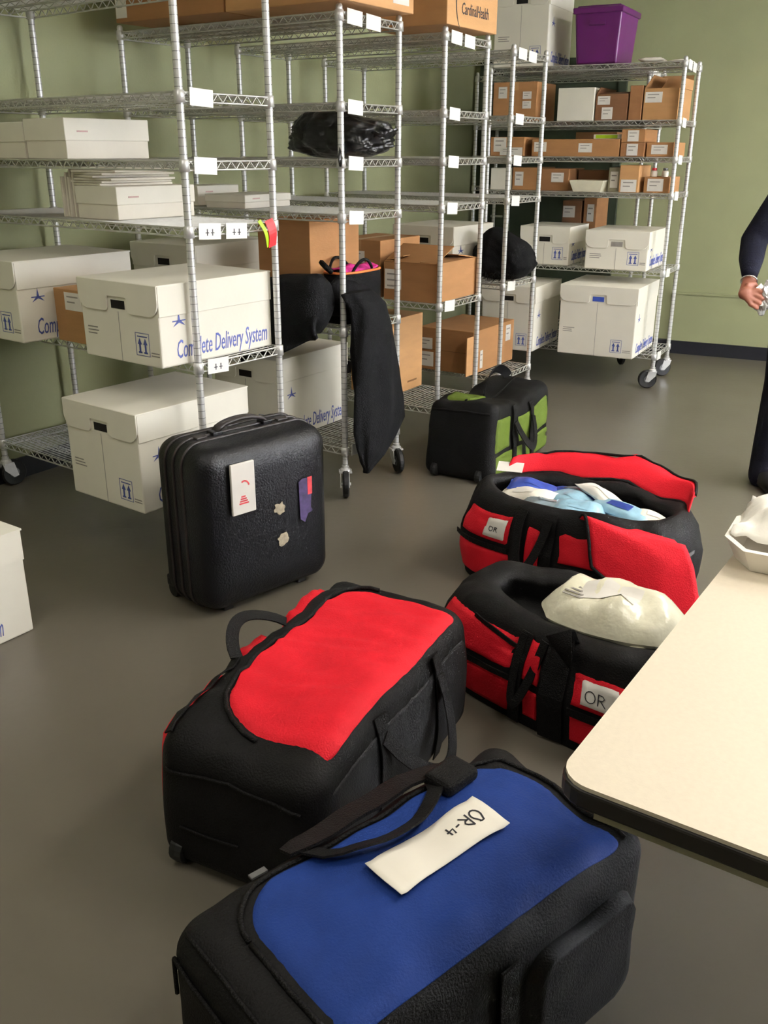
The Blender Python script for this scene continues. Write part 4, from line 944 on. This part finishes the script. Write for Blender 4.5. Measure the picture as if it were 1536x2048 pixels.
# ------------------------------------------------------------------ black bags, coat, tote and neon tags on the racks
def blob(label, cat, name, mt, loc, rz, a, b_, h, seed, amp=.25, sc=9, bumps=(), pw=2.4):
    t = thing(name, label, cat, loc, rz); nn, mm = 96, 56; cz_ = .16 if mt == 'bin' else .05
    def f(u, v):
        th = 2 * math.pi * u; ph = math.pi * v; e = 2 / pw
        c, sn = math.cos(th), math.sin(th); rs = math.sin(ph) ** .75
        q = Vector((a * rs * math.copysign(abs(c) ** e, c), b_ * rs * math.copysign(abs(sn) ** e, sn), h * (.5 + .5 * math.copysign(abs(math.cos(ph)) ** .8, math.cos(ph)))))
        k = 1 + amp * nz(q, sc, seed) + amp * .5 * abs(nz(q, sc * 2.4, seed + 5))
        k += cz_ * (abs(nz(q, 24, seed + 2)) - .2) + cz_ * .6 * (abs(nz(q, 52, seed + 6)) - .2)
        for bx, by, br, bh in bumps: q.z += bh * math.exp(-((q.x - bx) ** 2 + (q.y - by) ** 2) / br ** 2) * (q.z / h)
        return Vector((q.x * k, q.y * k, max(0, q.z * (1 + .6 * amp * nz(q, sc * .8, seed + 9)))))
    MB().grid(f, nn, mm, True).build('bag_body' if cat != 'coat' else 'padded_shell', mt, t, True, True)
    return t
t = blob('shiny black plastic rubbish bag lying on the second rack', 'plastic bag', 'plastic_bag', 'bin', W(2, -.155, .20, ZS['C'] + .001), yaw(2), .225, .15, .185, 4, .26, 11, [(-.12, 0, .12, .01), (.12, .02, .09, -.035)])
b = MB()
for k in range(5):
    a = .4 * (k - 2); b.ribbon([Vector((.17 + .02 * j, .02 * (k - 2) + .012 * j * math.sin(a), .06 + .012 * j + .01 * math.sin(j + k))) for j in range(5)], Vector((0, .4, 1)), [.02, .03, .034, .03, .02], .003)
b.build('gathered_neck', 'bin', t, True)
b = MB(); b.ribbon([Vector((.14, -.15, .05)), Vector((.16, -.20, .03)), Vector((.165, -.222, .0)), Vector((.17, -.228, -.03))], Vector((1, 0, .2)), [.05, .04, .03, .012], .003); b.build('torn_corner', 'bin', t, True)
t = blob('black padded bag with fur trim hanging over the end of the fourth rack shelf', 'bag', 'padded_bag', 'coat', W(4, -.105, .205, ZS['E'] + .001), yaw(4), .18, .165, .26, 12, .22, 8, [(.0, -.08, .1, .05), (.1, .1, .1, -.08)])
b = MB(); rr = random.Random(2)
for k in range(70):
    x = rr.uniform(-.04, .17); y = -.17 - .04 * rr.random() + .18 * max(0, x - .05); p = Vector((x, y, .03 + .03 * rr.random())); b.tube([p, p + Vector((rr.uniform(-.02, .02), rr.uniform(-.03, -.005), rr.uniform(-.03, .0)))], [.003, .0008], 4)
o = b.build('fur_trim', 'coat', t); o['kind'] = 'stuff'
b = MB(); b.ribbon([Vector((-.13, -.2, .04)), Vector((-.14, -.235, .0)), Vector((-.13, -.245, -.05)), Vector((-.12, -.24, -.09))], Vector((0, -1, .1)), [.08, .07, .05, .02], .012); b.build('hanging_strap', 'coat', t, True)

# coat: slung over the end of the second rack's shelf, body to the left, long tail hanging down the aisle end
t = thing('coat', 'black coat slung over the second rack with its tail hanging nearly to the casters', 'coat', W(2, 0, .0, 0), yaw(2))
def loft(rings):
    b = MB(); n = len(rings[0]); b.add([v for r_ in rings for v in r_], [(j * n + i, j * n + (i + 1) % n, (j + 1) * n + (i + 1) % n, (j + 1) * n + i) for j in range(len(rings) - 1) for i in range(n)] + [tuple(range(n - 1, -1, -1)), tuple((len(rings) - 1) * n + i for i in range(n))]); return b
def oval(c, ux, uy, a, b_, seed=0, amp=.12, n=28):
    c, ux, uy = Vector(c), Vector(ux).normalized(), Vector(uy).normalized(); out = []
    for i in range(n):
        th = 2 * math.pi * i / n; k = 1 + amp * math.sin(th * 5 + seed + c.z * 9) * .5 + amp * nz((c.x + math.cos(th), c.y + math.sin(th), c.z), 2.5, seed)
        out.append(c + ux * (a * k * math.cos(th)) + uy * (b_ * k * math.sin(th)))
    return out
# upper bulk: bundled body and sleeve lying along the front edge of the shelf
rings = []
for i in range(13):
    u = i / 12; x = -.50 + .475 * u; z = .83 + .07 * u; a = (.05 + .085 * math.sin(math.pi / 2 * min(1, u * 1.4 + .12)) ** .8) * (1 if u < .95 else .75)
    rings.append(oval((x, -.10, z), (0, 1, 0), (0, 0, 1), a * .66, a * (1.1 - .15 * u), 1, .14))
loft(rings).build('bundled_body', 'coat', t, True)
# shoulder that folds over the end
rings = []
for i in range(9):
    u = i / 8; rings.append(oval((-.08 + .145 * u, .10 + .05 * u, .90 - .02 * u - .05 * u * u), (0, 1, 0), (0, 0, 1), .13 - .03 * u, .085 - .03 * u, 4, .12))
loft(rings).build('shoulder', 'coat', t, True)
# hanging tail
rings = []
prof_ = [(.93, .05, .10, .03, .04), (.86, .11, .115, .045, .06), (.78, .13, .13, .05, .062), (.68, .135, .14, .055, .066), (.55, .15, .155, .055, .07), (.42, .165, .175, .05, .075), (.32, .165, .185, .042, .08), (.24, .14, .15, .036, .08), (.17, .10, .09, .03, .08), (.13, .07, .03, .022, .08), (.11, .05, .01, .016, .08)]
for z, cy, a, b_, cx in prof_: rings.append(oval((cx, cy, z), (0, 1, 0), (1, 0, 0), a, b_, 2, .22))
loft(rings).build('hanging_tail', 'coat', t, True)
# hidden-front drape in front of the shelf edge
def dr_(u, v): return Vector((-.48 + .455 * u, -.145 - .03 * math.sin(v * 3) - .02 * math.sin(u * 14) * v, .87 - v * (.28 - .15 * u) + .012 * math.sin(u * 9)))
o = MB().grid(dr_, 24, 12).build('front_drape', 'coat', t, True); m_ = o.modifiers.new('thick', 'SOLIDIFY'); m_.thickness = .02

t = thing('tote_bag', 'black tote bag with orange piping and pink cloth inside, on the second rack', 'bag', W(2, -.10, .21, ZS['E'] + .0008), yaw(2))
b = MB(); n = 24
def tring(a, b_, z, n=28): return [Vector((a * math.copysign(abs(math.cos(2 * math.pi * i / n)) ** .6, math.cos(2 * math.pi * i / n)), b_ * math.copysign(abs(math.sin(2 * math.pi * i / n)) ** .6, math.sin(2 * math.pi * i / n)), z)) for i in range(n)]
loft([tring(.07, .14, 0), tring(.085, .15, .08), tring(.085, .155, .16), tring(.075, .16, .225), tring(.068, .152, .225), tring(.07, .145, .15)]).build('bag_body', 'coat', t, True)
b = MB(); b.tube(tring(.074, .158, .222), .006, 6, closed=True); b.build('orange_piping', 'orange', t, True)
for sx in (-1, 1):
    b = MB(); b.tube(arc_loop((sx * .06, -.09, .215), (sx * .06, .07, .215), (sx * .3, -.15, 1), .06, 12), .007, 6); b.build('carry_handle', 'web', t, True)
b = MB(); b.tube([(-.02, -.16, .24), (-.03, -.19, .27), (.0, -.2, .255), (.01, -.17, .23)], .012, 6); b.build('strap_knot', 'web', t, True)
rr = random.Random(5); b = MB()
b.grid(lambda u, v: Vector(((u - .5) * .11, (v - .5) * .25, .222 + .02 * (1 - (2 * u - 1) ** 2) + .016 * nz((u * .2, v * .5, 0), 18, 2))), 14, 26); o = b.build('pink_cloth', 'pink', t, True)
m_ = o.modifiers.new('thick', 'SOLIDIFY'); m_.thickness = .006

for i, (y, mt_, an, lb, ln) in enumerate([(.31, 'taggreen', .5, 'lime green paper strip dangling from the nearest rack shelf corner', .11), (.36, 'tagred', .25, 'red paper tag dangling from the nearest rack shelf corner', .10)]):
    t = thing('hanging_tag', lb, 'tag', W(1, .022, y, ZS['D'] - .004), yaw(1), 'neon tags on the nearest rack')
    d = Vector((.0, math.sin(an), -math.cos(an))); b = MB()
    b.ribbon([d * (ln * k / 8) + Vector((.012 + .010 * math.sin(k * .5), 0, .012)) for k in range(9)], Vector((1, 0, 0)), (.016 if i == 0 else .042), .002); b.build('strip', mt_, t)
    MB().tube([(.012, 0, .012), (.0, 0, .016), (-.014, 0, .008)], .0012, 5).build('string', 'paper', t)

# ------------------------------------------------------------------ standing person at the right edge
def capsule_body(name, nodes, edges, mt, parent, voxel=.0036):
    """tapered limbs merged into one continuous surface by a voxel remesh"""
    b = MB()
    def rad(r_): return r_ if isinstance(r_, tuple) else (r_, r_)
    def ball(p, r_):
        p = Vector(p); rx, ry = rad(r_); n, m = 14, 8
        b.grid(lambda u, v: p + Vector((rx * math.sin(math.pi * (.001 + .998 * v)) * math.cos(2 * math.pi * u), ry * math.sin(math.pi * (.001 + .998 * v)) * math.sin(2 * math.pi * u), (rx + ry) / 2 * math.cos(math.pi * (.001 + .998 * v)))), n, m, True)
        return b
    for k, (p, r_) in nodes.items(): ball(p, r_)
    for a, c in edges:
        (p, r0), (q, r1) = nodes[a], nodes[c]; p, q = Vector(p), Vector(q); r0, r1 = rad(r0), rad(r1); ax = (q - p)
        if ax.length < 1e-4: continue
        if max(r0 + r1) < .03 or abs(ax.normalized().z) < .6 or max(abs(r0[0] - r0[1]), abs(r1[0] - r1[1])) < .002:
            b.tube([p, q], [min(r0) if a[:2] != 'pa' else .016, min(r1) if c[:2] != 'pa' else .016], 14)
        else:
            n = 16; vs = [pp + Vector((rr_[0] * math.cos(2 * math.pi * i / n), rr_[1] * math.sin(2 * math.pi * i / n), 0)) for pp, rr_ in ((p, r0), (q, r1)) for i in range(n)]
            b.add(vs, [(i, (i + 1) % n, n + (i + 1) % n, n + i) for i in range(n)] + [tuple(range(n - 1, -1, -1)), tuple(n + i for i in range(n))])
    o = b.build(name, mt, parent, True)
    m = o.modifiers.new('merge', 'REMESH'); m.mode = 'VOXEL'; m.voxel_size = voxel; m.use_smooth_shade = True
    g = o.modifiers.new('soften', 'SMOOTH'); g.factor = .5; g.iterations = 3
    return o
PX, PY = 1.95, 4.24
t = thing('person', 'person in dark navy clothes standing at the right edge, holding a crinkled packet', 'person', (PX, PY, 0), 0)
def chain(*k): return [(k[i], k[i + 1]) for i in range(len(k) - 1)]
# local: person faces -Y; their right arm is at -X
HR = Vector((-.405, -.20, .935))     # right palm
nodes = {'pel': ((0, 0, .95), (.13, .10)), 'waist': ((0, 0, 1.08), (.125, .09)), 'chest': ((0, .01, 1.27), (.145, .105)), 'ster': ((0, .01, 1.40), (.10, .075)), 'neck': ((0, 0, 1.48), .052), 'head0': ((0, -.015, 1.545), (.062, .075)), 'head1': ((0, -.01, 1.62), (.076, .094)), 'head2': ((0, -.005, 1.68), (.072, .088)), 'chin': ((0, -.075, 1.535), .022), 'nose': ((0, -.118, 1.60), .012),
 'shR': ((-.17, .01, 1.40), .055), 'elR': ((-.315, .03, 1.135), .038), 'wrR': ((-.375, -.135, .995), .026), 'paR': (tuple(HR), (.036, .02)),
 'shL': ((.17, .01, 1.40), .055), 'elL': ((.25, .03, 1.13), .038), 'wrL': ((.24, -.12, .98), .026), 'paL': ((.225, -.19, .94), (.034, .02)),
 'hipR': ((-.09, 0, .88), .085), 'knR': ((-.105, -.01, .50), .055), 'anR': ((-.115, .02, .10), .036), 'toR': ((-.125, -.10, .03), .016),
 'hipL': ((.09, 0, .88), .085), 'knL': ((.105, -.01, .50), .055), 'anL': ((.115, .02, .10), .036), 'toL': ((.125, -.10, .03), .016)}
edges = chain('pel', 'waist', 'chest', 'ster', 'neck', 'head0', 'head1', 'head2') + [('head0', 'chin'), ('head1', 'nose')] + chain('ster', 'shR', 'elR', 'wrR', 'paR') + chain('ster', 'shL', 'elL', 'wrL', 'paL') + chain('pel', 'hipR', 'knR', 'anR', 'toR') + chain('pel', 'hipL', 'knL', 'anL', 'toL')
def fingers(side, base, fwd, out, down):
    """four fingers and a thumb curling from the palm; fwd = finger direction, out = knuckle row, down = curl"""
    fwd, out, down = Vector(fwd).normalized(), Vector(out).normalized(), Vector(down).normalized(); B = Vector(base)
    for i, (o_, l_) in enumerate(((-.033, .027), (-.011, .031), (.011, .029), (.032, .023))):
        k = B + fwd * .035 + out * o_; p1 = k + fwd * l_ + down * .006; p2 = p1 + fwd * l_ * .45 + down * l_ * .7; p3 = p2 - fwd * l_ * .25 + down * l_ * .65
        for j, (p, r_) in enumerate(((k, .0098), (p1, .0088), (p2, .0082), (p3, .0070))): nodes['f%s%d%d' % (side, i, j)] = (tuple(p), r_)
        edges.append(('pa' + side, 'f%s%d0' % (side, i))); edges.extend(chain(*['f%s%d%d' % (side, i, j) for j in range(4)]))
    k = B - fwd * .012 - out * .034 + down * .008; p1 = k - out * .018 + fwd * .024 + down * .014; p2 = p1 + fwd * .026 + out * .014 + down * .010
    for j, (p, r_) in enumerate(((k, .012), (p1, .0105), (p2, .0088))): nodes['t%s%d' % (side, j)] = (tuple(p), r_)
    edges.append(('pa' + side, 't%s0' % side)); edges.extend(chain('t%s0' % side, 't%s1' % side, 't%s2' % side))
fingers('R', HR, (.82, -.42, -.38), (-.42, -.15, -.89), (.30, .92, -.2))
fingers('L', nodes['paL'][0], (-.2, -.7, -.6), (.6, -.3, .3), (-.6, .3, -.6))
capsule_body('body', nodes, edges, 'skin', t)
def grow(keys, d, extra=()):
    out = {}
    for k in keys:
        p, r_ = nodes[k]; r2 = r_ if isinstance(r_, tuple) else (r_, r_); out[k] = (p, (r2[0] + d, r2[1] + d))
    for k, p, r_ in extra: out[k] = (p, r_)
    return out
wr = Vector(nodes['wrR'][0]); wl = Vector(nodes['wrL'][0])
top = grow(['pel', 'waist', 'chest', 'ster', 'shR', 'elR', 'shL', 'elL'], .020, [('cuR', tuple(wr + Vector((.002, .012, .014))), .036), ('cuL', tuple(wl + Vector((0, .012, .014))), .036), ('foR', (-.348, -.05, 1.065), .053), ('foL', (.248, -.045, 1.055), .053), ('upR', (-.245, .02, 1.27), .062), ('upL', (.212, .02, 1.27), .062), ('col', (0, .0, 1.465), (.066, .064))])
capsule_body('sweater', top, chain('pel', 'waist', 'chest', 'ster', 'col') + chain('ster', 'shR', 'upR', 'elR', 'foR', 'cuR') + chain('ster', 'shL', 'upL', 'elL', 'foL', 'cuL') + [('chest', 'shR'), ('chest', 'shL')], 'navy', t, .007)
leg = {'pel': ((0, 0, .93), (.148, .118)), 'hem': ((0, 0, 1.0), (.145, .113)), 'hipR': ((-.092, 0, .875), .108), 'knR': ((-.108, -.005, .50), .078), 'anR': ((-.12, .015, .12), .068), 'heR': ((-.125, .0, .05), .070), 'hipL': ((.092, 0, .875), .108), 'knL': ((.108, -.005, .50), .078), 'anL': ((.12, .015, .12), .068), 'heL': ((.125, .0, .05), .070)}
capsule_body('trousers', leg, chain('hem', 'pel', 'hipR', 'knR', 'anR', 'heR') + chain('pel', 'hipL', 'knL', 'anL', 'heL'), 'trouser', t, .007)
for sd in (-1, 1):
    x = sd * .125; b = MB(); rings = []
    for y, wd, h in ((.085, .02, .06), (.07, .040, .085), (.0, .046, .105), (-.07, .047, .085), (-.13, .045, .062), (-.17, .036, .045), (-.188, .015, .028)):
        rings.append([Vector((x + wd * math.copysign(abs(math.cos(a)) ** .7, math.cos(a)), y, max(0, h / 2 + h / 2 * math.copysign(abs(math.sin(a)) ** .7, math.sin(a))))) for a in [2 * math.pi * i / 14 for i in range(14)]])
    loft(rings).build('shoe', 'shoe', t, True)
def hairf(u, v):
    th = 2 * math.pi * u; ph = (.02 + .62 * v) * math.pi; x = .088 * math.sin(ph) * math.cos(th); y = .110 * math.sin(ph) * math.sin(th); z = .125 * math.cos(ph)
    if math.sin(th) < -.35 and v > .45: y *= .8; z = max(z, .045)
    return Vector((x, y + .005, 1.645 + z)) * 1 + Vector((0, 0, .006 * nz((x, y, z), 40, 3)))
MB().grid(hairf, 36, 18, True).build('hair', 'hair', t, True)
for sd in (-1, 1):
    MB().lathe([(.0005, -.006), (.009, -.003), (.011, 0), (.009, .003), (.0005, .006)], 12, T=frame_T((sd * .03, -.098, 1.625), (1, 0, 0), (0, 0, 1))).build('eye', 'label', t, True)
    MB().lathe([(.0005, 0), (.0055, .0005), (.0045, .002)], 12, T=frame_T((sd * .03, -.1035, 1.625), (1, 0, 0), (0, 0, 1))).build('iris', 'hair', t, True)
    b = MB(); b.grid(lambda u, v: Vector((sd * (.078 + .012 * math.sin(math.pi * v)), .005 + .018 * math.cos(2 * math.pi * u) * math.sin(math.pi * v), 1.61 + .032 * math.cos(math.pi * v) + .004 * math.sin(2 * math.pi * u))), 12, 8, True); b.build('ear', 'skin', t, True)
b = MB(); b.tube([(-.026, -.098, 1.558), (-.012, -.107, 1.556), (0, -.109, 1.558), (.012, -.107, 1.556), (.026, -.098, 1.558)], [.002, .005, .006, .005, .002], 6); b.build('mouth', 'darkred', t, True)
b = MB(); dirw = (wr - HR).normalized(); sdv = dirw.cross(Vector((0, 0, 1))).normalized(); u2 = dirw.cross(sdv)
b.tube([wr + dirw * -.022 + (sdv * math.cos(a) + u2 * math.sin(a)) * .033 for a in [2 * math.pi * i / 20 for i in range(20)]], .004, 6, closed=True); b.build('bracelet', 'silver', t, True)
tp = thing('crinkled_packet', 'crinkled clear and silver packet held in the hand at the right edge', 'packet', (PX + HR.x + .085, PY + HR.y + .012, HR.z - .02), .5)
def cr_(u, v):
    th = 2 * math.pi * u; ph = math.pi * v; q = Vector((.045 * math.sin(ph) * math.cos(th), .04 * math.sin(ph) * math.sin(th), .06 * math.cos(ph))); return q * (1 + .5 * nz(q, 38, 3) + .3 * nz(q, 80, 7))
MB().grid(cr_, 32, 20, True).build('film', 'foil', tp, False)
b = MB(); b.grid(lambda u, v: Vector((.01 + .09 * u, -.01 + .05 * (v - .5), .02 + .05 * u + .014 * nz((u * .3, v * .2, 0), 22, 5))), 12, 8); o = b.build('loose_end', 'foil', tp, False); o.modifiers.new('thick', 'SOLIDIFY').thickness = .001
